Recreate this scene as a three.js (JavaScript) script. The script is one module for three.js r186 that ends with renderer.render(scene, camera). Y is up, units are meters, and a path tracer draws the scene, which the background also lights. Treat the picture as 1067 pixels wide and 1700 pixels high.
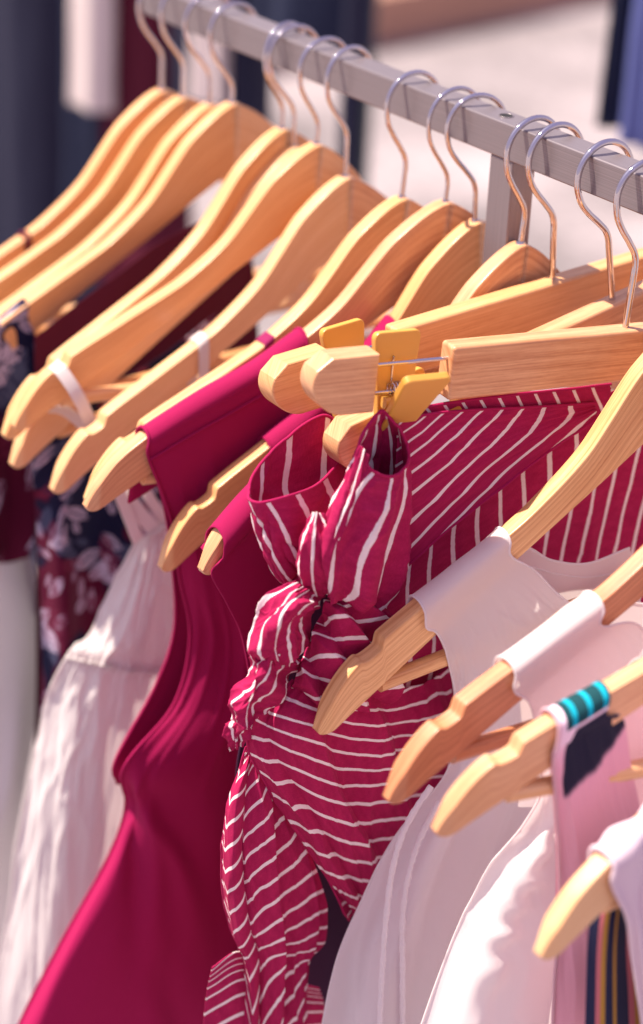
import * as THREE from 'three';
import { RoundedBoxGeometry } from 'three/addons/geometries/RoundedBoxGeometry.js';
import { mergeGeometries, mergeVertices } from 'three/addons/utils/BufferGeometryUtils.js';
import { ImprovedNoise } from 'three/addons/math/ImprovedNoise.js';

// ------------------------------------------------------------------ camera
const scene = new THREE.Scene();
const V = (x, y, z) => new THREE.Vector3(x, y, z);
const CAM = V(0.93047, 0.33465, 0.80274), YAW = 0.640617, PITCH = 0.437008, ROLL = 0.049142, F = 3589.86;
const dir = V(-Math.cos(YAW) * Math.cos(PITCH), -Math.sin(PITCH), -Math.sin(YAW) * Math.cos(PITCH));
const r0 = dir.clone().cross(V(0, 1, 0)).normalize(), u0 = r0.clone().cross(dir);
const right = r0.clone().multiplyScalar(Math.cos(ROLL)).addScaledVector(u0, Math.sin(ROLL));
const up = r0.clone().multiplyScalar(-Math.sin(ROLL)).addScaledVector(u0, Math.cos(ROLL));
const camera = new THREE.PerspectiveCamera(2 * Math.atan(850 / F) * 180 / Math.PI, 1067 / 1700, 0.05, 200);
camera.position.copy(CAM);
camera.quaternion.setFromRotationMatrix(new THREE.Matrix4().makeBasis(right, up, dir.clone().negate()));
camera.setViewOffset(1067, 1700, 0, 50, 1067, 1700);
scene.add(camera);
// measuring aid: where the line of sight through a spot of the photograph meets the plane x = const or z = const
const ray = (px, py) => dir.clone().addScaledVector(right, (px - 533.5) / F).addScaledVector(up, -(py - 800) / F);
const P = (px, py, x) => { const q = ray(px, py); return CAM.clone().addScaledVector(q, (x - CAM.x) / q.x); };
const Pz = (px, py, z) => { const q = ray(px, py); return CAM.clone().addScaledVector(q, (z - CAM.z) / q.z); };
const Py = (px, py, y) => { const q = ray(px, py); return CAM.clone().addScaledVector(q, (y - CAM.y) / q.y); };
camera.focus = P(560, 985, 0.11).sub(CAM).dot(dir) + 0.02;
camera.userData.fStop = 3.6;

// ------------------------------------------------------------------ light
const toSun = V(-0.42, 1, 0.34).normalize(), SKY = 0.38;
{
  const w = 128, h = 64, d = new Float32Array(w * h * 4);
  for (let j = 0; j < h; j++) for (let i = 0; i < w; i++) {
    const el = ((j + 0.5) / h - 0.5) * Math.PI, k = (j * w + i) * 4;
    const t = Math.pow(Math.max(0, Math.sin(el)), 0.55);
    const c = [1.0 + (0.62 - 1.0) * t, 0.84 + (0.55 - 0.84) * t, 0.95 + (0.98 - 0.95) * t];
    const az = ((i + 0.5) / w - 0.5) * 2 * Math.PI;
    const p = V(Math.cos(el) * Math.cos(az), Math.sin(el), Math.cos(el) * Math.sin(az));
    const glow = 1.1 * Math.pow(Math.max(0, p.dot(toSun)), 8);
    d[k] = (c[0] + glow) * SKY; d[k + 1] = (c[1] + glow * 0.95) * SKY; d[k + 2] = (c[2] + glow * 0.85) * SKY; d[k + 3] = 1;
  }
  const t = new THREE.DataTexture(d, w, h, THREE.RGBAFormat, THREE.FloatType);
  t.mapping = THREE.EquirectangularReflectionMapping; t.magFilter = THREE.LinearFilter; t.minFilter = THREE.LinearFilter; t.needsUpdate = true;
  scene.background = t; scene.environment = t;
}
const sun = new THREE.DirectionalLight(new THREE.Color(1, 0.90, 0.74), 5.0);
sun.position.copy(toSun.clone().multiplyScalar(6)); sun.target.position.set(0, 0, 0);
sun.castShadow = true; sun.shadow.mapSize.set(4096, 4096);
Object.assign(sun.shadow.camera, { left: -4, right: 2, top: 4, bottom: -3, near: 0.5, far: 16 });
scene.add(sun, sun.target);
const renderer = new THREE.WebGLRenderer({ antialias: true });
renderer.setSize(643, 1024);
renderer.toneMapping = THREE.LinearToneMapping;
renderer.toneMappingExposure = 1.78;
renderer.shadowMap.enabled = true;

// ------------------------------------------------------------------ helpers
let seed = 7;
const rnd = () => { seed = (seed * 1664525 + 1013904223) >>> 0; return seed / 4294967296; };
const noise = new ImprovedNoise();
const fbm = (x, y, z, o = 4) => { let s = 0, a = 0.5, f = 1; for (let i = 0; i < o; i++) { s += a * noise.noise(x * f, y * f, z * f); a *= 0.5; f *= 2.03; } return s; };
const clamp = (x, a = 0, b = 1) => Math.min(b, Math.max(a, x));
const sm = (a, b, x) => { const t = clamp((x - a) / (b - a)); return t * t * (3 - 2 * t); };
const lerp = (a, b, t) => a + (b - a) * t;
function mesh(name, geo, mat, parent, label) {
  const m = new THREE.Mesh(geo, mat); m.name = name; m.castShadow = m.receiveShadow = true;
  if (label) m.userData.label = label;
  (parent || scene).add(m); return m;
}
const used = {};
const numbered = n => { used[n] = (used[n] || 0) + 1; return used[n] === 1 ? n : n + '_' + String(used[n] - 1).padStart(3, '0'); };
function thing(name, label, category, pos = V(0, 0, 0), group) {
  const o = new THREE.Group(); o.name = numbered(name); o.position.copy(pos); scene.add(o);
  o.userData = { label, category }; if (group) o.userData.group = group; return o;
}
function structure(m) { m.userData.kind = 'structure'; return m; }
function canvasTex(w, h, fn, srgb = true) {
  const d = new Uint8Array(w * h * 4);
  for (let j = 0; j < h; j++) for (let i = 0; i < w; i++) {
    const c = fn(i / w, j / h), k = (j * w + i) * 4;
    d[k] = clamp(c[0], 0, 255); d[k + 1] = clamp(c[1], 0, 255); d[k + 2] = clamp(c[2], 0, 255); d[k + 3] = 255;
  }
  const t = new THREE.DataTexture(d, w, h, THREE.RGBAFormat); t.wrapS = t.wrapT = THREE.RepeatWrapping;
  t.magFilter = THREE.LinearFilter; t.minFilter = THREE.LinearMipmapLinearFilter; t.generateMipmaps = true;
  if (srgb) t.colorSpace = THREE.SRGBColorSpace; t.needsUpdate = true; return t;
}
// periodic fbm on the unit square
function pfbm(u, v, fu, fv, z, o = 4) {
  const a = u, b = v;
  const n = (x, y) => fbm(x * fu, y * fv, z, o);
  const p = sm(0.84, 1, a), q = sm(0.84, 1, b);          // blend only near the far edges
  let r = n(a, b) * (1 - p) * (1 - q);
  if (p > 0) r += n(a - 1, b) * p * (1 - q);
  if (q > 0) r += n(a, b - 1) * (1 - p) * q;
  if (p > 0 && q > 0) r += n(a - 1, b - 1) * p * q;
  return r;
}

// ------------------------------------------------------------------ materials
function woodTex(base, dark, z) {   // 0.30 m along u, 0.075 m along v
  return canvasTex(1024, 256, (u, v) => {
    const warp = pfbm(u, v, 3, 2, z + 3, 3) * 0.10;
    const vv = v + warp;
    const ring = 0.5 + 0.5 * Math.sin((vv * 9 + 1.6 * fbm(u * 1.5, v * 2, z + 9, 2)) * 6.283);
    const streak = pfbm(u, v, 5, 70, z, 4), fine = pfbm(u, v, 24, 190, z + 5, 3);
    const pore = Math.pow(clamp(pfbm(u, v, 60, 260, z + 8, 2) * 1.6 + 0.1), 2) * 0.9;
    const k = clamp(0.22 + 0.30 * ring * 0.7 + 0.75 * streak + 0.45 * fine + pore * 0.5 + 0.35 * pfbm(u, v, 3, 4, z + 1, 3));
    return [0, 1, 2].map(i => lerp(base[i], dark[i], k));
  });
}
function woodMat(base, dark, z) {
  const t = woodTex(base, dark, z); t.repeat.set(1 / 0.30, 1 / 0.075);
  return new THREE.MeshPhysicalMaterial({ map: t, roughness: 0.46, clearcoat: 0.45, clearcoatRoughness: 0.22, bumpMap: t, bumpScale: -0.00012 });
}
const woodA = woodMat([240, 194, 146], [214, 152, 102], 1), woodB = woodMat([238, 182, 128], [206, 138, 84], 2.4), woodC = woodMat([234, 180, 134], [184, 116, 76], 4.2), woodD = woodMat([244, 196, 140], [192, 124, 70], 6.6), woodE = woodMat([218, 148, 104], [152, 84, 52], 8.1);
const chrome = new THREE.MeshStandardMaterial({ color: 0xd0cbd2, metalness: 1, roughness: 0.05 });
const brushTex = canvasTex(512, 256, (u, v) => { const k = 208 + 48 * pfbm(u, v, 1.5, 90, 2, 3); return [k, k * 0.96, k * 0.975]; });
brushTex.repeat.set(3, 24);
const steel = new THREE.MeshPhysicalMaterial({ color: new THREE.Color(0.42, 0.39, 0.41), map: brushTex, metalness: 0.45, roughness: 0.3 });
const darkHole = new THREE.MeshStandardMaterial({ color: 0x141216, roughness: 0.7 });
const weaveTex = canvasTex(512, 512, (u, v) => {   // 32 x 32 threads
  const a = Math.sin(u * 64 * 6.283), b = Math.sin(v * 64 * 6.283);
  const k = 128 + 38 * a * (b > 0 ? 1 : 0.3) + 38 * b * (a > 0 ? 0.3 : 1) + 120 * pfbm(u, v, 40, 40, 3, 3);
  return [k, k, k];
}, false);
function cloth(color, o = {}) {
  const bt = weaveTex.clone(); const s = o.weave || 0.024; bt.repeat.set(1 / s, 1 / s); bt.needsUpdate = true;
  const m = new THREE.MeshPhysicalMaterial({ roughness: 0.86, specularIntensity: 0.3, bumpMap: bt, bumpScale: o.bump ?? 0.00012, side: THREE.DoubleSide, sheen: o.sheen ?? 0.25, sheenRoughness: 0.6, sheenColor: new THREE.Color(o.sheenColor ?? 0xffffff) });
  m.color.setRGB(...color);
  if (o.map) { m.map = o.map; m.color.setRGB(1, 1, 1); }
  if (o.trans) { m.transmission = o.trans; m.thickness = 0; m.roughness = 1; }
  return m;
}
// crimson cotton with woven white stripes; u counts stripes, one stripe every 11.5 mm; v in the same unit
const stripeTex = canvasTex(1024, 1024, (u, v) => {
  const q = u * 4, w = 0.035 * pfbm(u, v, 2, 6, 11, 3);
  const x = Math.abs(((q + w) % 1 + 1) % 1 - 0.5);
  const rag = 0.006 * pfbm(u, v, 30, 170, 2, 2);
  const k = 1 - sm(0.078 + rag, 0.098 + rag, x);
  const th = pfbm(u, v, 160, 12, 4, 2) * 26 + pfbm(u, v, 12, 160, 6, 2) * 26 + pfbm(u, v, 6, 6, 8, 4) * 22;
  const thread = Math.sin(u * 4 * 24 * 6.283) * Math.sin(v * 4 * 24 * 6.283) * 7;
  return [lerp(172 + th + thread, 244 + th * 0.4, k), lerp(30 + th * 0.5 + thread * .5, 226 + th * 0.4, k), lerp(84 + th * 0.6 + thread * .6, 228 + th * 0.4, k)];
});
stripeTex.repeat.set(0.25, 0.25);
const striped = cloth([1, 1, 1], { map: stripeTex, weave: 1.1, bump: 0.0001, sheen: 0.10, sheenColor: 0xff9ab0 });
const stripedHem = cloth([0.44, 0.012, 0.10], { sheenColor: 0xff9ab0 });
const crimson = cloth([0.34, 0.008, 0.080], { sheen: 0.04, sheenColor: 0xff2060, bump: 0.00008 });
const whiteA = cloth([0.93, 0.87, 0.90], { trans: 0.46, bump: 0.00004, weave: 0.012 });
const whiteB = cloth([0.93, 0.85, 0.87], { trans: 0.40, bump: 0.00004, weave: 0.012 });
const ivory = cloth([0.90, 0.83, 0.84], { trans: 0.34, bump: 0.00012, weave: 0.03 });
const paleGrey = cloth([0.72, 0.67, 0.70], { trans: 0.1 });
const pink = cloth([0.84, 0.54, 0.62], { trans: 0.32, bump: 0.00004, weave: 0.012 });
const lilacPink = cloth([0.84, 0.66, 0.76], { trans: 0.15, bump: 0.00004, weave: 0.012 });
const navy = cloth([0.020, 0.025, 0.056], { sheen: 0 });
const navyB = cloth([0.024, 0.025, 0.052], { sheen: 0 });
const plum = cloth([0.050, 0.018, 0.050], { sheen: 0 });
const denim = cloth([0.10, 0.12, 0.32], { sheen: 0 });
const maroon = cloth([0.10, 0.012, 0.03], { sheen: 0 });
const blush = cloth([0.70, 0.60, 0.60]);
const ribbonMat = cloth([0.84, 0.76, 0.76], { trans: 0.2 });
const threadRed = cloth([0.12, 0.006, 0.03]);
const floralTex = canvasTex(512, 512, (() => {
  const L = []; for (let i = 0; i < 420; i++) L.push([rnd(), rnd(), rnd() * 6.283, 0.012 + rnd() * 0.040, rnd()]);
  return (u, v) => {
    const m = sm(0.0, 0.08, pfbm(u, v, 5, 5, 3, 3));
    let c = [lerp(26, 92, m), lerp(27, 16, m), lerp(58, 48, m)];
    for (const [x, y, a, s, q] of L) {
      let dx = u - x, dy = v - y; dx -= Math.round(dx); dy -= Math.round(dy);
      if (Math.abs(dx) > 0.06 || Math.abs(dy) > 0.06) continue;
      const p = (dx * Math.cos(a) + dy * Math.sin(a)) / s, r = (-dx * Math.sin(a) + dy * Math.cos(a)) / (s * 0.42);
      if (p * p + Math.abs(r) < 1) {
        const vein = Math.abs(Math.sin((p + Math.abs(r) * 0.5) * 14)) > 0.45 && Math.abs(r) > 0.08;
        if (vein) c = q < 0.5 ? [206, 190, 214] : q < 0.8 ? [120, 40, 70] : [86, 92, 120];
      }
    }
    return c;
  };
})());
floralTex.repeat.set(1 / 0.42, 1 / 0.42);
const floral = cloth([1, 1, 1], { map: floralTex });
const yellow = new THREE.MeshPhysicalMaterial({ color: new THREE.Color(0.86, 0.45, 0.075), roughness: 0.42, clearcoat: 0.3, clearcoatRoughness: 0.3, transmission: 0.22, thickness: 0.003, attenuationColor: new THREE.Color(1, 0.6, 0.12), attenuationDistance: 0.004 });

// ------------------------------------------------------------------ cloth surfaces
function cr(p0, p1, p2, p3, t) {
  const o = [];
  for (let i = 0; i < 3; i++) {
    const a = p0[i], b = p1[i], c = p2[i], d = p3[i];
    o.push(0.5 * (2 * b + (c - a) * t + (2 * a - 5 * b + 4 * c - d) * t * t + (3 * b - a - 3 * c + d) * t * t * t));
  }
  return o;
}
function evalRow(row, s, closed) {
  const n = row.length, m = closed ? n : n - 1, x = clamp(s, 0, 1) * m, i = Math.min(m - 1, Math.floor(x)), t = x - i;
  const g = k => closed ? row[((k % n) + n) % n] : k < 0 ? [0, 1, 2].map(q => 2 * row[0][q] - row[1][q]) : k >= n ? [0, 1, 2].map(q => 2 * row[n - 1][q] - row[n - 2][q]) : row[k];
  return cr(g(i - 1), g(i), g(i + 1), g(i + 2), t);
}
// rows of Vector3 -> smooth sheet. o: nu, nv, closed, disp(s,t,p), uv(s,t), wr:[amp, freq, seed], thick
function sheet(rows, o = {}) {
  const R = rows.map(r => r.map(p => [p.x, p.y, p.z])), nu = o.nu || 60, nv = o.nv || 80, W = nu + 1, H = nv + 1, th = o.thick ?? 0.0007;
  const pos = [], cols = [...Array(W)].map((_, i) => R.map(r => evalRow(r, i / nu, o.closed)));
  for (let j = 0; j < H; j++) {
    const t = j / nv;
    for (let i = 0; i < W; i++) pos.push(evalRow(cols[i], t, false));
  }
  const at = (i, j) => { if (o.closed) i = ((i % nu) + nu) % nu; return pos[clamp(j, 0, nv) * W + clamp(i, 0, nu)]; };
  const normals = () => {
    const N = [];
    for (let j = 0; j < H; j++) for (let i = 0; i < W; i++) {
      const a = at(i + 1, j), b = at(i - 1, j), c = at(i, j + 1), d = at(i, j - 1);
      const n = V(a[0] - b[0], a[1] - b[1], a[2] - b[2]).cross(V(c[0] - d[0], c[1] - d[1], c[2] - d[2]));
      const l = n.length(); N.push(l > 1e-12 ? n.multiplyScalar(1 / l) : V(1, 0, 0));
    }
    return N;
  };
  let N = normals();
  const mid = N[Math.floor(H / 2) * W + Math.floor(W / 2)], flip = o.closed ? 1 : (mid.x < 0 ? -1 : 1);
  const sgn = (o.flip ? -1 : 1) * flip;
  if (o.disp || o.wr || o.cz) {
    const np = pos.map((p, k) => {
      const i = k % W, j = Math.floor(k / W), s = i / nu, t = j / nv, se = o.closed ? (i % nu) / nu : s;
      let d = o.disp ? o.disp(se, t, p) : 0;
      if (o.wr) d += o.wr[0] * fbm(p[0] * o.wr[1] + o.wr[2], p[1] * o.wr[1] * (o.wr[3] ?? 1) + 3.1, p[2] * o.wr[1], 3);
      if (o.cz) {
        const [A, fs, ft, sd] = o.cz, w = 0.35 * fbm(se * 3 + sd, t * 3, sd, 2);
        const ce = o.closed ? [Math.cos(se * 6.2832) * fs / 6.28, Math.sin(se * 6.2832) * fs / 6.28] : [se * fs, 0];
        const r1 = 1 - Math.abs(noise.noise(ce[0] + w * fs * 0.5 + sd, t * ft + w * ft, ce[1] + sd * 0.7)) * 2.6, r2 = 1 - Math.abs(noise.noise(ce[0] * 2.1 + sd * 2, t * ft * 2.1 - w * ft, ce[1] * 2.1 + sd)) * 2.6;
        d += A * (o.czFrom ? sm(o.czFrom, o.czFrom + 0.14, t) : o.closed ? 0.25 + 0.75 * sm(0, 0.3, t) : 1) * (0.7 * r1 * Math.abs(r1) + 0.3 * r2 * Math.abs(r2) - 0.35);
      }
      const n = N[o.closed && i === nu ? k - nu : k];
      return [p[0] + n.x * d * sgn, p[1] + n.y * d * sgn, p[2] + n.z * d * sgn];
    });
    for (let k = 0; k < pos.length; k++) pos[k] = np[k];
    N = normals();
  }
  const verts = [], uv = [], idx = [];
  // size for default uv in metres
  let lu = 0, lv = 0; const jm = Math.floor(nv / 2), im = Math.floor(nu / 2);
  for (let i = 0; i < nu; i++) lu += V(...pos[jm * W + i]).distanceTo(V(...pos[jm * W + i + 1]));
  for (let j = 0; j < nv; j++) lv += V(...pos[j * W + im]).distanceTo(V(...pos[(j + 1) * W + im]));
  const put = (off) => {
    for (let j = 0; j < H; j++) for (let i = 0; i < W; i++) {
      const k = j * W + i, n = N[k], p = pos[k];
      verts.push(p[0] + n.x * off * sgn, p[1] + n.y * off * sgn, p[2] + n.z * off * sgn);
      const q = o.uv ? o.uv(i / nu, j / nv) : [i / nu * lu, j / nv * lv]; uv.push(q[0], q[1]);
    }
  };
  const faces = (base, rev) => {
    for (let j = 0; j < nv; j++) for (let i = 0; i < nu; i++) {
      const a = base + j * W + i, b = a + 1, c = a + W, d = c + 1;
      if ((sgn > 0) !== rev) idx.push(a, b, d, a, d, c); else idx.push(a, d, b, a, c, d);
    }
  };
  put(0); faces(0, false);
  if (th > 0) {
    const B = W * H; put(-th); faces(B, true);
    const edge = []; 
    for (let i = 0; i < nu; i++) { edge.push([i, i + 1], [nv * W + i + 1, nv * W + i]); }
    if (!o.closed) for (let j = 0; j < nv; j++) { edge.push([(j + 1) * W, j * W], [j * W + nu, (j + 1) * W + nu]); }
    for (const [a, b] of edge) { if (sgn > 0) idx.push(a, a + B, b, b, a + B, b + B); else idx.push(a, b, a + B, b, b + B, a + B); }
  }
  const g = new THREE.BufferGeometry();
  g.setAttribute('position', new THREE.Float32BufferAttribute(verts, 3));
  g.setAttribute('uv', new THREE.Float32BufferAttribute(uv, 2));
  g.setIndex(idx); g.computeVertexNormals();
  g.userData.hemFrom = o.hemFrom || 0; g.userData.pos = pos; g.userData.W = W; g.userData.H = H;
  return g;
}
// a rolled hem or seam that follows an edge of a sheet
function edgeTube(g, side, r, inset = 0, from = g.userData.hemFrom || 0) {
  const { pos, W, H } = g.userData, pts = [];
  if (side === 'top' || side === 'bottom') { const j = side === 'top' ? inset : H - 1 - inset; for (let i = 0; i < W; i += 2) pts.push(V(...pos[j * W + i])); }
  else { const i = side === 'left' ? inset : W - 1 - inset; for (let j = Math.round(from * (H - 1)); j < H; j += 2) pts.push(V(...pos[j * W + i])); }
  if (inset > 20) pts.forEach(p => p.add(V(0.0011, 0.0007, 0)));
  return new THREE.TubeGeometry(new THREE.CatmullRomCurve3(pts), pts.length * 3, r, 8, false);
}
const tube = (pts, r, n = 60, seg = 10) => new THREE.TubeGeometry(new THREE.CatmullRomCurve3(pts), n, r, seg, false);
let bulge = 1;
const rowP = (x, a) => a.map(([px, py, dx = 0]) => P(px, py, x + dx * bulge));
function ribbon(pts, w, across, th = 0.0006) {   // flat strap along pts; across = direction of its width
  return sheet(pts.map(p => [-1, -0.33, 0.33, 1].map(k => p.clone().addScaledVector(across, k * w / 2))), { nu: 6, nv: pts.length * 8, thick: th });
}

// ------------------------------------------------------------------ ground
const GY = -1.38;
const groundTex = canvasTex(1024, 1024, (u, v) => {
  const k = 142 + 78 * pfbm(u, v, 5, 5, 2, 5) + 60 * pfbm(u, v, 90, 90, 7, 3);
  return [k, k * 0.93, k * 0.955];
});
groundTex.repeat.set(1 / 3, 1 / 3);
{
  const g = new THREE.PlaneGeometry(160, 160); const uv = g.attributes.uv; for (let i = 0; i < uv.count; i++) uv.setXY(i, uv.getX(i) * 160, uv.getY(i) * 160);
  const m = mesh('pavement', g, new THREE.MeshStandardMaterial({ map: groundTex, roughness: 0.9, bumpMap: groundTex, bumpScale: 0.002 }));
  m.rotation.x = -Math.PI / 2; m.position.y = GY; structure(m);
}

// ------------------------------------------------------------------ the clothes rail
const RW = 0.01936, RH = 0.02125, RZ = -RW / 2;
{
  const t = thing('clothes_rail', 'square brushed steel clothes rail on a post carrying all the wooden hangers', 'clothes rail', V(0.0116, GY, RZ));
  const g = new RoundedBoxGeometry(0.80, RH, RW, 3, 0.0011); 
  const uv = g.attributes.uv, ps = g.attributes.position; for (let i = 0; i < uv.count; i++) uv.setXY(i, ps.getX(i), ps.getY(i) + ps.getZ(i));
  mesh('rail', g, steel, t).position.set(0.0034, -GY - RH / 2, 0);
  const pg = new RoundedBoxGeometry(0.0205, -GY - RH - 0.03, 0.0178, 3, 0.0011); const pu = pg.attributes.uv, pp = pg.attributes.position;
  for (let i = 0; i < pu.count; i++) pu.setXY(i, pp.getY(i), pp.getX(i) + pp.getZ(i));
  mesh('post', pg, steel, t).position.set(0, (-GY - RH + 0.03) / 2, 0);
  const foot = new RoundedBoxGeometry(0.03, 0.03, 0.5, 3, 0.002);
  mesh('foot', foot, steel, t).position.set(0, 0.015, 0);
  const f2 = mesh('foot', new RoundedBoxGeometry(0.235, 0.029, 0.03, 3, 0.002), steel, t); f2.position.set(0.1335, 0.0145, 0);
  const f3 = mesh('foot', f2.geometry, steel, t); f3.position.set(-0.1335, 0.0145, 0);
  const hole = mesh('screw_hole', new THREE.CylinderGeometry(0.0042, 0.0042, 0.002, 24), darkHole, t); hole.position.set(-0.0101, -GY - 0.0007, -0.0008);
  const ringG = new THREE.TorusGeometry(0.0043, 0.0004, 8, 32); ringG.rotateX(Math.PI / 2);
  mesh('hole_rim', ringG, steel, t).position.set(-0.0101, -GY + 0.0001, -0.0008);
  for (const x of [-0.40, 0.4035]) { const cap = mesh('end_cap', new RoundedBoxGeometry(0.004, RH - 0.001, RW - 0.001, 2, 0.001), steel, t); cap.position.set(x + (x < 0 ? 0.0012 : 0.0018), -GY - RH / 2, 0); }
}

// ------------------------------------------------------------------ hangers
const TOPP = [[0, 0], [0.010, -0.0035], [0.020, -0.0096], [0.029, -0.0165], [0.038, -0.0245], [0.0536, -0.044], [0.0655, -0.0585], [0.078, -0.0695], [0.096, -0.0825], [0.107, -0.0892], [0.150, -0.1105], [0.1832, -0.1270], [0.1841, -0.1292], [0.1850, -0.1326], [0.1868, -0.1342], [0.191, -0.1362], [0.1945, -0.1370], [0.1962, -0.1362], [0.1985, -0.1372], [0.204, -0.1420], [0.210, -0.1490], [0.2155, -0.1575], [0.2195, -0.1660], [0.2212, -0.1705]];
const TOPPLAIN = [...TOPP.slice(0, 11), [0.170, -0.1203], [0.184, -0.1278], [0.194, -0.1345], [0.2005, -0.1395], [0.2065, -0.1452], ...TOPP.slice(-3)];
const BOTP = [[0, -0.049], [0.02, -0.0575], [0.06, -0.081], [0.1, -0.104], [0.15, -0.1335], [0.19, -0.158], [0.205, -0.167], [0.213, -0.172], [0.2175, -0.1738], [0.2203, -0.1728], [0.2212, -0.1706]];
function interp(T, z) {
  z = Math.abs(z); let i = 0; while (i < T.length - 2 && z > T[i + 1][0]) i++;
  const a = T[i], b = T[i + 1], h = b[0] - a[0], t = clamp((z - a[0]) / h);
  const sl = k => k <= 0 || k >= T.length - 1 ? (k <= 0 ? 0 : (T[k][1] - T[k - 1][1]) / (T[k][0] - T[k - 1][0])) : (T[k + 1][1] - T[k - 1][1]) / (T[k + 1][0] - T[k - 1][0]);
  const m0 = sl(i) * h, m1 = sl(i + 1) * h, t2 = t * t, t3 = t2 * t;
  return (2 * t3 - 3 * t2 + 1) * a[1] + (t3 - 2 * t2 + t) * m0 + (-2 * t3 + 3 * t2) * b[1] + (t3 - t2) * m1;
}
const topY = z => interp(TOPP, z), botY = z => interp(BOTP, z);
const TH = 0.0108;
function armGeo(sg, v0, TP = TOPP) {      // one glued half of the hanger, z from 0 to sg * 0.2168
  const zs = []; for (let z = 0; z < 0.18; z += 0.004) zs.push(z);
  for (let z = 0.18; z < 0.2212; z += 0.0006) zs.push(z); zs.push(0.2212);
  const pos = [], uv = [], idx = [], K = 5, nP = 4 * K;
  for (const z of zs) {
    const t = interp(TP, z), b = Math.min(botY(z), t - 0.0004), h = t - b, nose = 1 - 0.45 * sm(0.213, 0.2212, z), w = TH / 2 * nose;
    const rc = Math.min(0.0011, h * 0.49, w * 0.9), cx = w - rc; let per = 0, last = null;
    for (let q = 0; q < 4; q++) for (let k = 0; k < K; k++) {
      const a = (q + k / (K - 1)) * Math.PI / 2, sx = q === 0 || q === 3 ? 1 : -1, sy = q < 2 ? 1 : -1;
      const x = sx * cx + rc * Math.cos(a), y = (sy > 0 ? t - rc : b + rc) + rc * Math.sin(a);
      if (last) per += Math.hypot(x - last[0], y - last[1]); last = [x, y];
      pos.push(x, y, sg * z); uv.push(z * 1.12 + v0, per + v0 * 0.7);
    }
    per = 0;
  }
  const n = zs.length;
  for (let i = 0; i < n - 1; i++) for (let k = 0; k < nP; k++) {
    const a = i * nP + k, b = i * nP + (k + 1) % nP, c = a + nP, d = b + nP;
    if (sg > 0) idx.push(a, c, b, b, c, d); else idx.push(a, b, c, b, d, c);
  }
  for (const [i, f] of [[0, sg < 0], [n - 1, sg > 0]]) for (let k = 1; k < nP - 1; k++) { const o = i * nP; f ? idx.push(o, o + k, o + k + 1) : idx.push(o, o + k + 1, o + k); }
  const g = new THREE.BufferGeometry();
  g.setAttribute('position', new THREE.Float32BufferAttribute(pos, 3)); g.setAttribute('uv', new THREE.Float32BufferAttribute(uv, 2)); g.setIndex(idx); g.computeVertexNormals(); return g;
}
const armN = armGeo(1, 0.0), armP = armGeo(1, 0.05, TOPPLAIN), armF = armGeo(-1, 0.13);
function hookPath(h, tw = 0) {   // over the rail: circle of 19.5 mm round (0, -0.0135), then the neck and the stem
  const p = [];
  for (let a = 205; a >= -8; a -= 11) { const r = a * Math.PI / 180; p.push(V(0, -0.0135 + 0.0195 * Math.sin(r), 0.0195 * Math.cos(r))); }
  p.push(V(0, -0.0245, 0.0172), V(0, -0.0318, 0.0128), V(0, -0.040, 0.0062), V(0, -0.047, 0.0014), V(0, -0.053, 0));
  for (let y = -0.058; y > -h - 0.008; y -= 0.006) p.push(V(0, y, 0));
  return p;
}
const hookCache = {};
function hookGeo(h, r) { const k = h.toFixed(4) + r; return hookCache[k] ||= mergeGeometries([new THREE.TubeGeometry(new THREE.CatmullRomCurve3(hookPath(h)), 150, r, 12, false), new THREE.SphereGeometry(r * 1.02, 12, 8).translate(0, -0.0135 + 0.0195 * Math.sin(205 * Math.PI / 180), 0.0195 * Math.cos(205 * Math.PI / 180))]); }
const barG = new THREE.CylinderGeometry(0.0048, 0.0048, 0.372, 18, 1).rotateX(Math.PI / 2).translate(0, -0.1575, 0);
{ const uv = barG.attributes.uv; for (let i = 0; i < uv.count; i++) { const x = uv.getX(i); uv.setXY(i, uv.getY(i) * 0.372, 0.02 + 0.03 * Math.abs(x - 0.5)); } }
const HG = 'wooden hangers hung along the steel rail';
const hangers = {};
function hanger(id, label, x, yaw, tilt, h, s = 1, wood = woodA, wood2 = woodB, r = 0.0016, plain = false) {
  const t = thing('wooden_hanger', label, 'clothes hanger', V(x, 0, RZ), HG);
  t.rotation.set(-tilt, yaw, 0, 'YXZ');
  const a = mesh('arm', plain ? armP : armN, wood, t); a.position.y = -h; a.scale.z = s;
  const b = mesh('arm', armF, wood2, t); b.position.y = -h; b.scale.z = s; b.position.z = -0.00005;
  const hk = mesh('hook', hookGeo(h, r), chrome, t); hk.rotation.y = ((id * 37) % 11 - 5) * 0.025;
  const cl = new THREE.CylinderGeometry(r * 1.5, r * 1.7, 0.0016, 16); mesh('hook_collar', cl, chrome, t).position.y = -h + 0.0002;
  { const c = mesh('trouser_bar', barG, wood2, t); c.position.y = -h; c.scale.z = s; }
  t.updateMatrixWorld(true);
  t.userData.spec = undefined; delete t.userData.spec;
  hangers[id] = { t, h, s, TP: plain ? TOPPLAIN : TOPP };
  return t;
}
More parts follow.
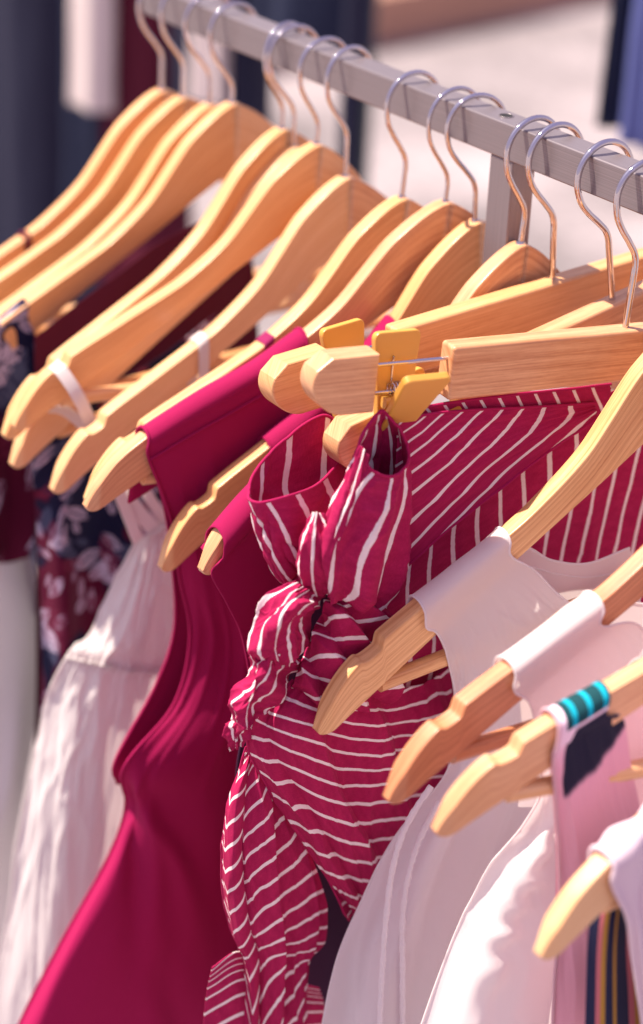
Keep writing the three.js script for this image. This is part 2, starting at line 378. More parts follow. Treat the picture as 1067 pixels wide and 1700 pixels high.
// spot on a hanger: z along the arm, dy above its top edge, X to the side
const on = (id, z, dy, X) => { const { t, h, s, TP } = hangers[id]; return t.localToWorld(V(X, -h + interp(TP, z) + dy, z * s)); };
hanger(1, 'farthest wooden hanger, with a thin dark red thread tied round its arm', -0.3757, 0.0, 0.0, 0.0749, 1, woodB, woodA);
hanger(2, 'second wooden hanger from the far end of the rail, bare bright shoulder', -0.348, -0.02, -0.01, 0.0734, 1, woodD, woodB);
hanger(3, 'third wooden hanger from the far end, just behind the broad orange one', -0.314, 0.0, -0.02, 0.0703, 1, woodD, woodA);
hanger(4, 'broad orange wooden hanger holding the dark floral dress, fourth from the far end', -0.2838, 0.0, 0.0, 0.062, 1, woodB, woodA);
hanger(5, 'wooden hanger half hidden behind the one with the white strap in its notch', -0.2215, 0.10, 0.02, 0.064, 1, woodD, woodB);
hanger(6, 'wooden hanger whose tip hangs lowest at the left edge, under the strapped one', -0.2125, 0.0327, -0.0426, 0.075, 1.0267, woodA, woodB);
hanger(7, 'wooden hanger with a white dress strap lying in its notch', -0.1765, -0.0288, 0.0743, 0.0625, 0.9481, woodB, woodA);
hanger(8, 'bare wooden hanger with a white ribbon loop round the middle of its arm', -0.1509, -0.0103, -0.0133, 0.0782, 0.9908, woodA, woodC);
hanger(9, 'narrow view of a wooden hanger with a small purple tag, behind the red dress hanger', -0.083, -0.0046, 0.0744, 0.0722, 0.9638, woodD, woodA);
hanger(10, 'wooden hanger carrying the foremost crimson dress with its tip showing left', -0.0423, -0.1041, 0.0545, 0.0636, 1.0394, woodC, woodC, 0.0014, true);
hanger(11, 'wooden hanger with a long bare notched tip between two crimson dress shoulders', -0.0246, -0.0739, -0.0749, 0.072, 1.0185, woodB, woodA);
hanger(12, 'pale topped wooden hanger beside the steel post, mostly behind the trouser hanger', 0.0296, 0.0031, 0.0675, 0.0682, 0.9372, woodC, woodC, 0.0018);
hanger(16, 'large grained wooden hanger in front of the striped top, carrying the white blouse', 0.1605, -0.1048, -0.1406, 0.0705, 1.1531, woodD, woodD);
hanger(17, 'reddish glossy wooden hanger carrying the second white top', 0.2424, -0.0434, 0.0028, 0.086, 1.0949, woodE, woodE);
hanger(18, 'wooden hanger under the pink top with the teal striped shoulder', 0.3208, -0.1855, 0.0462, 0.0891, 1.0824, woodC, woodA);
hanger(19, 'nearest wooden hanger at the lower right, its rounded tip under a lilac pink top', 0.345, 0.0, 0.0, 0.108, 1.08, woodA, woodA, 0.0014, true);
{ // thread and tag on hangers
  const t1 = thing('thread', 'thin dark red thread tied round the arm of the farthest hanger', 'thread');
  const loop = z => { const o = []; for (const [X, dy] of [[-0.0062, -0.001], [0, 0.0012], [0.0062, -0.001], [0.0066, -0.012], [0.006, -0.0225], [0, -0.025], [-0.006, -0.0225], [-0.0066, -0.012]]) o.push(on(1, z, dy, X)); return o; };
  mesh('strand', new THREE.TubeGeometry(new THREE.CatmullRomCurve3(loop(0.112), true), 60, 0.0011, 8, true), threadRed, t1);
  mesh('strand', new THREE.TubeGeometry(new THREE.CatmullRomCurve3(loop(0.1148), true), 60, 0.0011, 8, true), threadRed, t1);
  const t2 = thing('size_tag', 'small purple size tag on the hanger behind the red dress shoulder', 'tag');
  const g = sheet([0.094, 0.0975, 0.101].map(z => [[-0.0058, -0.004], [-0.005, 0.0008], [0, 0.0012], [0.005, 0.0008], [0.0058, -0.003]].map(([X, dy]) => on(9, z, dy, X))), { nu: 12, nv: 6, thick: 0.0005 });
  mesh('band', g, cloth([0.28, 0.02, 0.10]), t2);
}

// trouser hangers: bar, hook, sliding wire with end block and yellow clip
const plateShape = (w0, w1, h0, h1) => {   // tab above the hinge, jaw below
  const s = new THREE.Shape(), r = 0.003;
  s.moveTo(-w0 / 2 + r, h0); s.lineTo(w0 / 2 - r, h0); s.quadraticCurveTo(w0 / 2, h0, w0 / 2, h0 - r); s.lineTo(w1 / 2 + 0.001, 0.004); s.lineTo(w1 / 2, -0.004); s.lineTo(w1 / 2 - 0.001, h1 + r);
  s.quadraticCurveTo(w1 / 2 - 0.001, h1, w1 / 2 - 0.004, h1); s.lineTo(-w1 / 2 + 0.004, h1); s.quadraticCurveTo(-w1 / 2 + 0.001, h1, -w1 / 2 + 0.001, h1 + r); s.lineTo(-w1 / 2, -0.004); s.lineTo(-w1 / 2 - 0.001, 0.004); s.lineTo(-w0 / 2, h0 - r); s.quadraticCurveTo(-w0 / 2, h0, -w0 / 2 + r, h0);
  return s;
};
const plateG = (() => { const g = new THREE.ExtrudeGeometry(plateShape(0.0265, 0.020, 0.028, -0.026), { depth: 0.0030, bevelEnabled: true, bevelSize: 0.0008, bevelThickness: 0.0008, bevelSegments: 2, curveSegments: 6 }); g.translate(0, 0, -0.0015); return g; })();
function boxUV(g) { const uv = g.attributes.uv, p = g.attributes.position; for (let i = 0; i < uv.count; i++) uv.setXY(i, p.getZ(i) + 0.4, p.getY(i) * 1.0 + p.getX(i) * 1.0 + 0.2); return g; }
function blockGeo(L, H, T) {          // end block, outer end rounded from below with bevelled edges
  const s = new THREE.Shape(); const c = 0.004;
  s.moveTo(0, 0); s.lineTo(L - 0.012, 0); s.lineTo(L - 0.004, -0.006); s.quadraticCurveTo(L, -H * 0.45, L - 0.006, -H * 0.72); s.quadraticCurveTo(L - 0.012, -H * 0.97, L - 0.020, -H); s.lineTo(0, -H); s.lineTo(0, 0);
  const g = new THREE.ExtrudeGeometry(s, { depth: T - 0.0024, bevelEnabled: true, bevelSize: 0.0012, bevelThickness: 0.0012, bevelSegments: 3, curveSegments: 10 });
  g.translate(0, 0, -(T - 0.0024) / 2); g.rotateY(-Math.PI / 2); return boxUV(g);
}
const blockG = blockGeo(0.038, 0.030, 0.0155);
const TG = 'straight trouser hangers with sliding clips';
function trouserHanger(id, label, x, yaw, tilt, h, barEnd, blockAt, wood, clipAt, r = 0.0019) {
  const t = thing('trouser_hanger', label, 'trouser hanger', V(x, 0, RZ), TG); t.rotation.set(-tilt, yaw, 0, 'YXZ');
  const g = boxUV(new RoundedBoxGeometry(0.0135, 0.0305, barEnd * 2, 4, 0.0022)); mesh('bar', g, wood, t).position.y = -h - 0.01525;
  mesh('hook', hookGeo(h, r), chrome, t);
  for (const sg of [1, -1]) {
    const b = mesh('end_block', blockG, wood, t); b.position.set(0, -h - 0.0008, sg * blockAt); if (sg < 0) b.rotation.y = Math.PI;
    for (const y of [-0.008, -0.024]) mesh('wire', tube([V(0.001, -h + y, sg * (barEnd - 0.02)), V(0.001, -h + y, sg * (blockAt + 0.012))], 0.0011, 4, 10), chrome, t);
    const c = new THREE.Group(); c.name = 'clip'; c.position.set(0.001, -h - 0.028, sg * clipAt); t.add(c);
    const rear = mesh('clip_jaw', plateG, yellow, c); rear.rotation.set(0, Math.PI / 2, 0); rear.position.set(-0.0065, 0.006, 0); rear.rotation.order = 'YXZ'; rear.rotation.x = -0.10;
    const front = mesh('clip_jaw', plateG, yellow, c); front.rotation.order = 'YXZ'; front.rotation.set(0.62, Math.PI / 2, 0); front.position.set(0.0085, -0.002, -0.001);
    mesh('pivot', new THREE.CylinderGeometry(0.0034, 0.0034, 0.018, 16).rotateX(Math.PI / 2), yellow, c).position.set(0.0, -0.002, 0.0);
    const coil = []; for (let k = 0; k <= 60; k++) { const a = k * 0.62; coil.push(V(0.0034 * Math.cos(a) - 0.0005, 0.0055 + 0.0034 * Math.sin(a), -0.006 + k * 0.0002)); }
    mesh('spring', tube(coil, 0.0005, 180, 6), chrome, c);
    mesh('spring_leg', tube([V(-0.0042, 0.006, 0.003), V(-0.0046, 0.022, 0.003)], 0.0006, 6, 6), chrome, c);
  }
  t.updateMatrixWorld(true); hangers[id] = { t, h, s: 1 }; return t;
}
trouserHanger(13, 'straight trouser hanger with a knot in its wood, farthest of the three', 0.0464, -0.0313, -0.0863, 0.0873, 0.116, 0.163, woodB, 0.1435);
trouserHanger(14, 'straight trouser hanger sloping down behind the foremost clip hanger', 0.0859, -0.028, -0.205, 0.0905, 0.116, 0.163, woodC, 0.1435);
trouserHanger(15, 'foremost straight trouser hanger with open yellow clip gripping the striped top', 0.1238, -0.1329, 0.059, 0.089, 0.116, 0.163, woodC, 0.1435);

// ------------------------------------------------------------------ garments
// over a hanger arm from z0 to z1: rows run along the arm, from the back side over the top edge to the front side
function overArm(id, z0, z1, n, gap = 0.0012, back = 0.05, shrink = 0) {
  const zs = [...Array(n)].map((_, i) => lerp(z0, z1, i / (n - 1))), X = TH / 2 + gap;
  return [[-X - 0.004, -back], [-X, -0.012], [-X, -0.002], [-X * 0.6, gap * 0.8], [0, gap * 1.3], [X * 0.6, gap * 0.8], [X, -0.002], [X, -0.011]].map(([a, dy]) => zs.map(z => on(id, z, dy, a)));
}
const rowH = (id, zA, zB, off = 0) => a => { const p = frontX(id, zA), q = frontX(id, zB); return a.map(([px, py, dx = 0], i) => P(px, py, lerp(p, q, i / (a.length - 1)) + dx + off)); };
const frontX = (id, z) => on(id, z, -0.02, TH / 2 + 0.002).x;

// ---- crimson dresses
{
  const D = 'crimson sleeveless dresses';
  const t = thing('crimson_dress', 'large crimson sleeveless dress with folded armhole, beside the ivory strappy dress', 'dress', V(0, 0, 0), D);
  const x0 = frontX(10, 0.176), x1 = frontX(10, 0.09);
  const row = a => a.map(([px, py, dx = 0], i) => P(px, py, lerp(x0, x1, i / (a.length - 1)) + dx));
  const rows = [...overArm(10, 0.187, 0.090, 5, 0.0034),
    row([[268, 815, 0], [320, 800], [370, 780], [430, 760], [500, 740]]),
    row([[288, 880, -.002], [340, 880, .002], [395, 880, .003], [460, 870], [540, 860]]),
    row([[298, 960, -.004], [350, 970, .004], [410, 970, .006], [470, 970], [560, 960]]),
    row([[316, 1060, -.002], [370, 1070, .004], [420, 1070, .008], [480, 1070], [580, 1060]]),
    row([[288, 1170, .002], [350, 1175, .012], [420, 1160, .012], [490, 1160], [590, 1160]]),
    row([[206, 1272, .01], [290, 1285, .020], [380, 1270, .014], [470, 1270], [590, 1270]]),
    row([[206, 1340, -.010], [232, 1345, .006], [310, 1350, .014], [390, 1360, .012], [480, 1360], [600, 1360]]),
    row([[172, 1430, -.014], [200, 1438, .004], [290, 1450, .010], [390, 1460, .010], [480, 1460], [600, 1460]]),
    row([[75, 1610, -.016], [108, 1615, .003], [225, 1620, .010], [360, 1620, .010], [480, 1620], [600, 1620]]),
    row([[-10, 1790, -.016], [30, 1795, .003], [170, 1800, .010], [330, 1800, .010], [480, 1800], [600, 1800]])];
  const g = sheet(rows, { nu: 70, nv: 150, wr: [0.004, 9, 2, 0.5], thick: 0.0011, cz: [0.003, 3, 3, 7.3], czFrom: 0.42, disp: (s, t) => 0.006 * Math.exp(-Math.pow((t - 0.755 - 0.30 * s) / 0.014, 2)) * sm(0.02, 0.12, s) * sm(0.62, 0.4, s) - 0.005 * Math.exp(-Math.pow((t - 0.79 - 0.34 * s) / 0.016, 2)) * sm(0.02, 0.12, s) + 0.005 * Math.exp(-Math.pow((t - 0.70 - 0.55 * s) / 0.02, 2)) * sm(0.2, 0.3, s) });
  mesh('front_panel', g, crimson, t); mesh('seam', edgeTube(g, 'top', 0.0008, Math.round(150 * 7.15 / 17)), crimson, t); mesh('hem', edgeTube(g, 'left', 0.0011), crimson, t); mesh('hem', edgeTube(g, 'right', 0.0009), crimson, t);
  const b = sheet([
    rowP(x0 - 0.016, [[250, 760], [300, 745], [360, 720]]), rowP(x0 - 0.018, [[276, 850], [330, 850], [390, 850]]), rowP(x0 - 0.02, [[289, 950], [340, 950], [400, 950]]),
    rowP(x0 - 0.02, [[290, 1045], [340, 1050], [400, 1050]]), rowP(x0 - 0.016, [[258, 1140], [310, 1150], [400, 1150]]), rowP(x0 - 0.006, [[192, 1262], [270, 1275], [390, 1270]]), rowP(x0 - 0.012, [[195, 1300], [280, 1330], [390, 1330]])], { nu: 30, nv: 80, wr: [0.004, 12, 8, 0.5] });
  mesh('back_panel', b, crimson, t); mesh('hem', edgeTube(b, 'left', 0.0012), crimson, t);

  const t2 = thing('crimson_dress', 'crimson dress shoulder beneath the striped loop, its hanger tip long and bare', 'dress', V(0, 0, 0), D);
  const xb = frontX(11, 0.14);
  const g2 = sheet([...overArm(11, 0.148, 0.06, 4, 0.003), rowP(xb, [[408, 835], [470, 810], [540, 780], [600, 750]]), rowP(xb, [[425, 900], [480, 900], [540, 900], [600, 890]]), rowP(xb, [[440, 1000], [490, 1010], [550, 1010], [610, 1010]]), rowP(xb, [[440, 1200], [490, 1200], [550, 1200], [620, 1200]]), rowP(xb, [[430, 1500], [490, 1500], [560, 1500], [640, 1500]]), rowP(xb, [[420, 1800], [490, 1800], [560, 1800], [650, 1800]])], { nu: 50, nv: 110, wr: [0.004, 10, 5, 0.5], thick: 0.0011, hemFrom: 0.3 });
  mesh('front_panel', g2, crimson, t2); mesh('hem', edgeTube(g2, 'left', 0.001), crimson, t2);

  const t3 = thing('crimson_dress', 'crimson dress shoulder below the bare notched hanger tip, half hidden by the striped knot', 'dress', V(0, 0, 0), D);
  const xc = frontX(12, 0.19);
  const g3 = sheet([...overArm(12, 0.2125, 0.125, 4, 0.0045, 0.012), rowP(xc, [[352, 955], [392, 925], [432, 905], [490, 890]]), rowP(xc, [[378, 1005], [410, 990], [450, 975], [500, 965]]), rowP(xc, [[405, 1070], [440, 1060], [480, 1050], [530, 1040]]), rowP(xc + .004, [[420, 1200], [450, 1200], [490, 1200], [550, 1200]]), rowP(xc, [[415, 1400], [455, 1400], [500, 1400], [570, 1400]]), rowP(xc, [[400, 1620], [455, 1620], [510, 1620], [590, 1620]]), rowP(xc, [[390, 1800], [450, 1800], [510, 1800], [600, 1800]])], { nu: 50, nv: 120, wr: [0.004, 10, 15, 0.5], thick: 0.0011, hemFrom: 0.48 });
  mesh('front_panel', g3, crimson, t3);
}

{
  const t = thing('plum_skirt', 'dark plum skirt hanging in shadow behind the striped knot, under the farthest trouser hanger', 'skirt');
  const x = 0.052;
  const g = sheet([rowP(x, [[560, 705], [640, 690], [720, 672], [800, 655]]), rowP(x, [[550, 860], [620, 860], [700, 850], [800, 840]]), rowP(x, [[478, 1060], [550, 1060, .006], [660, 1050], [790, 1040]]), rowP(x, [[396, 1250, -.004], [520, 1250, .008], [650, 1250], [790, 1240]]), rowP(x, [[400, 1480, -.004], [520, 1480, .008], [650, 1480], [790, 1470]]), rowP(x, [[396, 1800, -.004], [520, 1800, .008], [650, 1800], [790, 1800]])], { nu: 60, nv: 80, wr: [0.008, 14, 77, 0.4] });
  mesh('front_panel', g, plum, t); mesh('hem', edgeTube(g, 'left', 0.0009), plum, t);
}

// ---- ivory strappy dress on hanger 7
{
  const t = thing('strappy_dress', 'ivory strappy dress with gathered waist, left of the crimson dress', 'dress');
  const x = -0.150;
  const rows = [
    rowP(x, [[226, 898, -.004], [245, 890, .002], [262, 884, .004], [280, 870, .002], [320, 870, -.004]]),
    rowP(x, [[190, 965, -.012], [222, 965, .002], [255, 960, .008], [290, 955, .004], [340, 960]]),
    rowP(x, [[150, 1055, -.014], [192, 1060, .004], [240, 1060, .012], [290, 1060, .006], [340, 1060]]),
    rowP(x, [[113, 1088, -.012], [165, 1100, .004], [225, 1110, .008], [280, 1110, .006], [340, 1110]]),
    rowP(x, [[76, 1170, -.022], [140, 1175, .004], [210, 1180, .010], [275, 1180], [340, 1180]]),
    rowP(x, [[55, 1280, -.026], [120, 1285, .006], [190, 1290, .010], [265, 1300], [340, 1300]]),
    rowP(x, [[28, 1430, -.03], [100, 1430, .004], [180, 1440, .010], [260, 1440], [340, 1440]]),
    rowP(x, [[-4, 1610, -.03], [80, 1610, .004], [170, 1620, .012], [250, 1620], [340, 1620]]),
    rowP(x, [[-40, 1800, -.03], [60, 1800, .004], [160, 1800, .012], [250, 1800], [340, 1800]])];
  const g = sheet(rows, { nu: 130, nv: 180, thick: 0, cz: [0.0024, 13, 5, 4.4], wr: [0.007, 11, 4, 0.5], disp: (s, t) => 0.0012 * sm(0.3, 0.45, t) * Math.sin(s * 42 + 3 * Math.sin(t * 6)) * (1 - 0.5 * t) + 0.0016 * Math.exp(-Math.pow((t - 0.375) / 0.03, 2)) * Math.sin(s * 150) });
  mesh('body_panel', g, ivory, t); mesh('hem', edgeTube(g, 'top', 0.0012), ivory, t); mesh('hem', edgeTube(g, 'left', 0.001), ivory, t);
  mesh('waist_gather', (() => { const { pos, W } = g.userData, j = Math.round(180 * 0.375), p = []; for (let i = 0; i < W; i++) p.push(V(...pos[j * W + i]).add(V(0.0012 + 0.0008 * Math.sin(i * 1.9), 0.001 * Math.sin(i * 2.7), 0))); return tube(p, 0.0012, 200, 8); })(), ivory, t);
  const ac = V(0, -0.48, 0.88).normalize();
  const n1 = on(7, 0.191, 0.0008, 0.0066), n0 = on(7, 0.191, 0.001, 0), nb = on(7, 0.191, -0.001, -0.0066), nb2 = on(7, 0.191, -0.03, -0.008);
  mesh('strap', ribbon([nb2, nb, n0, n1, P(128, 655, -0.166), P(152, 705, -0.164), P(178, 770, -0.160), P(205, 835, -0.155), P(230, 898, -0.149)], 0.0085, ac), ribbonMat, t);
  mesh('strap', ribbon([nb2, P(120, 690, -0.186), P(200, 770, -0.172), P(238, 812, -0.160), P(258, 842, -0.154), P(278, 873, -0.150)], 0.0075, ac), ribbonMat, t);
  mesh('strap', ribbon([P(196, 800, -0.166), P(215, 830, -0.158), P(240, 862, -0.152), P(262, 884, -0.148)], 0.010, ac), ribbonMat, t);
  // ribbon loop on hanger 8
  const t2 = thing('ribbon_loop', 'white hanging ribbon looped over the middle of a bare hanger arm', 'ribbon');
  const z = 0.112, q = [[-0.007, -0.045], [-0.0068, -0.004], [-0.003, 0.0016], [0.003, 0.0016], [0.0066, -0.003], [0.0072, -0.022], [0.0085, -0.040], [0.009, -0.062]].map(([X, dy]) => on(8, z, dy, X));
  mesh('ribbon', ribbon(q, 0.0085, ac), ribbonMat, t2);
}

// ---- dark floral dresses and pale garment at the far left
{
  const t = thing('floral_dress', 'dark floral dress with pale leaves hung over the broad orange hanger', 'dress', V(0, 0, 0), 'dark floral dresses');
  const xf = frontX(4, 0.19);
  const g = sheet([...overArm(4, 0.2166, 0.163, 4, 0.0016), rowP(xf, [[-60, 640], [-20, 620], [20, 600], [66, 580]]), rowP(xf, [[-80, 720], [-30, 710, .006], [16, 700], [72, 680]]), rowP(xf, [[-90, 800], [-30, 800, .010], [20, 795, -.004], [70, 780]]), rowP(xf, [[-100, 870], [-30, 880, .01], [16, 885, -.004], [58, 880, .004]]), rowP(xf, [[-105, 925], [-30, 930, .008], [10, 935, -.004], [48, 925, .004]])], { nu: 60, nv: 110, wr: [0.010, 16, 6, 0.6] });
  mesh('front_panel', g, floral, t);
  const b = sheet([rowP(xf - 0.02, [[90, 600], [170, 540], [250, 480], [330, 420], [420, 400]]), rowP(xf - 0.02, [[80, 700], [160, 690], [240, 680], [330, 650], [430, 620]]), rowP(xf - 0.02, [[75, 850], [160, 850, .006], [240, 850], [330, 850], [430, 850]]), rowP(xf - 0.02, [[70, 1100], [160, 1100], [240, 1100], [330, 1100], [430, 1100]]), rowP(xf - 0.02, [[60, 1500], [160, 1500], [240, 1500], [330, 1500], [430, 1500]])], { nu: 60, nv: 80, wr: [0.010, 14, 9, 0.4] });
  mesh('back_panel', b, floral, t);
  const t2 = thing('floral_dress', 'maroon and navy floral dress hanging lower, behind the ivory dress', 'dress', V(0, 0, 0), 'dark floral dresses');
  const x = -0.215;
  const g2 = sheet([rowP(x, [[52, 735], [120, 690], [190, 640], [270, 590], [360, 520]]), rowP(x, [[55, 800], [115, 790, .008], [180, 770], [270, 740], [370, 700]]), rowP(x, [[60, 880, -.01], [105, 880, .010], [160, 870, -.006], [230, 870, .004], [370, 860]]), rowP(x, [[66, 980, -.01], [110, 980, .010], [150, 980, -.008], [220, 980, .006], [370, 980]]), rowP(x, [[70, 1120, -.012], [110, 1120, .010], [150, 1120, -.008], [220, 1120], [370, 1120]]), rowP(x, [[66, 1300, -.012], [110, 1300, .010], [150, 1300, -.008], [220, 1300], [370, 1300]]), rowP(x, [[60, 1500], [110, 1500], [150, 1500], [220, 1500], [370, 1500]])], { nu: 70, nv: 90, wr: [0.006, 14, 3, 0.4] });
  mesh('front_panel', g2, floral, t2);
  const t3 = thing('maroon_dress', 'plain maroon dress seen between the hangers at the upper left', 'dress');
  const x3 = -0.262;
  const g3 = sheet([rowP(x3, [[60, 560], [160, 480], [240, 420], [320, 375], [400, 340]]), rowP(x3, [[60, 680], [150, 600, .006], [250, 540], [330, 480, .008], [420, 470]]), rowP(x3, [[60, 800], [150, 760], [250, 720, .008], [340, 700], [430, 680]]), rowP(x3, [[60, 1000], [150, 1000], [250, 1000], [340, 1000], [430, 1000]]), rowP(x3, [[60, 1400], [150, 1400], [250, 1400], [340, 1400], [430, 1400]])], { nu: 60, nv: 70, wr: [0.008, 16, 13, 0.4] });
  mesh('front_panel', g3, maroon, t3);
  const t4 = thing('pale_garment', 'pale grey smooth garment hanging at the left edge under the floral sleeve', 'garment');
  const x4 = -0.290;
  const g4 = sheet([rowP(x4, [[-60, 760], [-20, 760], [10, 760], [30, 770, -.006]]), rowP(x4, [[-60, 860], [-20, 860], [18, 865], [42, 885, -.006]]), rowP(x4, [[-60, 950], [-10, 950, .008], [35, 950, .006], [58, 955, -.006]]), rowP(x4, [[-60, 1020], [-10, 1020, .008], [48, 1020, .010], [78, 1015, -.006]]), rowP(x4, [[-60, 1150], [-10, 1150, .004], [40, 1150, .008], [72, 1150, -.006]]), rowP(x4, [[-60, 1300], [-10, 1300, .004], [22, 1300, .010], [44, 1300, -.006]]), rowP(x4, [[-80, 1500], [-40, 1500, .008], [-5, 1500], [20, 1500, -.006]]), rowP(x4, [[-80, 1800], [-30, 1800], [20, 1800], [60, 1800]])], { nu: 50, nv: 80, wr: [0.006, 10, 23, 0.4], thick: 0 });
  mesh('front_panel', g4, paleGrey, t4);
}

// ---- striped knotted top
{
  const t = thing('striped_blouse', 'crimson top with thin white stripes tied in a large knot, clipped to a trouser hanger', 'top');
  const S = (name, rows, o, hems = []) => { const g = sheet(rows, { wr: [0.0022, 26, 5], ...o }); mesh(name, g, striped, t); for (const [sd, r] of hems) mesh('hem', edgeTube(g, sd, r), stripedHem, t); return g; };
  const vs = 1;
  // band of the back, standing up behind the front waistband
  S('waistband', [
    rowP(0.106, [[690, 678], [770, 665, .001], [850, 656, .004], [930, 647, .006], [1015, 638, .008]]),
    rowP(0.106, [[690, 695], [770, 688, .001], [850, 682, .004], [930, 677, .006], [1015, 668, .008]]),
    rowP(0.104, [[690, 730], [770, 720, .001], [850, 712, .004], [930, 705, .006], [1015, 700, .008]])], { nu: 60, nv: 14, uv: (s, q) => [10.5 * s - 0.8 * q, q * 3] }, [['top', 0.0009]]);
  // front flap with diagonal stripes
  S('front_flap', [
    rowP(0.109, [[660, 694, -.002], [740, 684, .001], [820, 679, .003], [900, 675, .005], [990, 669, .006]]),
    rowP(0.109, [[658, 760, .001], [735, 745, .004], [815, 725, .006], [900, 702, .007], [990, 677, .007]]),
    rowP(0.109, [[650, 840, .003], [725, 815, .006], [805, 775, .009], [895, 732, .009], [990, 684, .008]]),
    rowP(0.109, [[632, 985, .002], [712, 908, .006], [795, 838, .008], [890, 765, .009], [990, 693, .008]])], { nu: 80, nv: 60, wr: [0.0025, 22, 2], cz: [0.0018, 2, 2, 3.9], uv: (s, q) => [9.5 * (s + (1 - s) * q * 0.86) + 0.25 * Math.sin(q * 5 + s * 3), q * 18 + s * 4] }, [['bottom', 0.0008], ['top', 0.0008]]);
  // lower layer with steeper stripes
  S('skirt_panel', [
    rowP(0.102, [[630, 900], [750, 800], [870, 715], [1000, 655, .006], [1110, 620, .010]]),
    rowP(0.102, [[635, 1010, .003], [755, 930, .005], [875, 860, .005], [1000, 800, .008], [1120, 760, .012]]),
    rowP(0.102, [[645, 1110, .004], [765, 1060, .005], [885, 1000, .005], [1010, 950, .008], [1130, 920, .012]]),
    rowP(0.102, [[655, 1230], [775, 1200], [895, 1160], [1010, 1120, .008], [1130, 1100, .012]]),
    rowP(0.100, [[660, 1400], [775, 1400], [895, 1360], [1010, 1320, .008], [1130, 1300, .012]]),
    rowP(0.100, [[640, 1620], [775, 1620], [895, 1600], [1010, 1600, .008], [1130, 1600, .012]])], { nu: 110, nv: 110, wr: [0.004, 14, 7, 0.6], cz: [0.003, 4, 2, 5.5], uv: (s, q) => [14 * s + 4.5 * q + 0.5 * Math.sin(q * 9 + s * 4), q * 50] }, [['left', 0.0008]]);
  // left loop, an open funnel
  const ring = (x, a) => a.map(([px, py, dx = 0]) => P(px, py, x + dx));
  S('knot_loop', [
    ring(0.084, [[412, 820, -.002], [430, 834, .009], [478, 823, .014], [532, 800, .002], [574, 742, -.014], [540, 690, -.020], [466, 735, -.018], [425, 780, -.012]]),
    ring(0.085, [[420, 855, -.002], [440, 868, .009], [484, 866, .015], [536, 852, .008], [574, 820, -.006], [545, 790, -.018], [478, 810, -.016], [432, 835, -.010]]),
    ring(0.087, [[434, 905, -.002], [452, 915, .009], [490, 915, .014], [535, 905, .011], [562, 882, 0], [540, 862, -.010], [488, 870, -.014], [446, 888, -.008]]),
    ring(0.090, [[455, 950, 0], [468, 956, .006], [500, 955, .010], [530, 950, .010], [548, 935, .004], [538, 925, -.004], [505, 925, -.006], [468, 938, -.004]]),
    ring(0.094, [[474, 974, 0], [484, 978, .004], [505, 978, .006], [525, 974, .006], [540, 966, .002], [535, 958, -.002], [510, 958, -.003], [484, 964, -.002]])],
    { nu: 110, nv: 70, closed: true, cz: [0.003, 9, 1.6, 3.3], uv: (s, q) => [9 * s - 1.3 * q, q * 12] }, [['top', 0.0009]]);
  // middle loop hanging from the clip
  S('knot_loop', [
    ring(0.113, [[634, 682, -.003], [656, 704, 0], [675, 738, .003], [677, 768, .010], [652, 791, .016], [614, 778, .014], [597, 740, .006], [612, 704, 0]]),
    ring(0.113, [[634, 720, -.010], [660, 735, -.008], [677, 765, .001], [677, 795, .010], [650, 812, .018], [604, 800, .016], [580, 775, .006], [604, 735, -.004]]),
    ring(0.113, [[625, 800, -.014], [655, 808, -.008], [676, 830, .002], [674, 858, .012], [640, 868, .021], [585, 862, .018], [550, 840, .008], [575, 812, -.006]]),
    ring(0.113, [[600, 890, -.012], [640, 890, -.006], [668, 905, .003], [664, 932, .013], [620, 942, .022], [560, 930, .018], [528, 905, .009], [550, 890, -.004]]),
    ring(0.114, [[585, 955, -.006], [620, 955, -.002], [652, 968, .004], [646, 990, .012], [605, 992, .018], [558, 975, .015], [536, 955, .008], [550, 948, 0]]),
    ring(0.116, [[580, 985, -.002], [600, 990, 0], [625, 1000, .004], [622, 1010, .008], [590, 1008, .011], [558, 998, .010], [545, 988, .006], [555, 980, .002]])],
    { nu: 140, nv: 90, closed: true, cz: [0.0027, 10, 1.5, 8.1], uv: (s, q) => [9 * s - 0.6 * q + 0.12 * Math.sin(q * 9 + s * 12), q * 18], disp: (s, q) => 0.0032 * sm(0.15, 0.6, q) * Math.sin(s * 38 + q * 2) }, [['top', 0.0009]]);
  bulge = 0.68;
  // folded leaf of cloth between the two loops
  S('knot_fold', [
    rowP(0.112, [[522, 852, .002], [524, 850, .006], [528, 850, .008], [533, 852, .008], [538, 856, .006]]),
    rowP(0.112, [[500, 895, .000], [512, 892, .012], [530, 892, .017], [548, 900, .016], [560, 912, .008]]),
    rowP(0.112, [[489, 938, -.002], [506, 940, .013], [530, 945, .019], [552, 948, .017], [568, 950, .008]]),
    rowP(0.112, [[493, 965, -.002], [510, 972, .011], [531, 976, .015], [550, 974, .014], [562, 968, .008]]),
    rowP(0.112, [[504, 980, 0], [517, 988, .007], [533, 990, .009], [546, 988, .009], [554, 982, .006]])],
    { nu: 70, nv: 70, cz: [0.003, 3, 2, 1.7], uv: (s, q) => [3.2 * s + 0.3, q * 9] }, []);
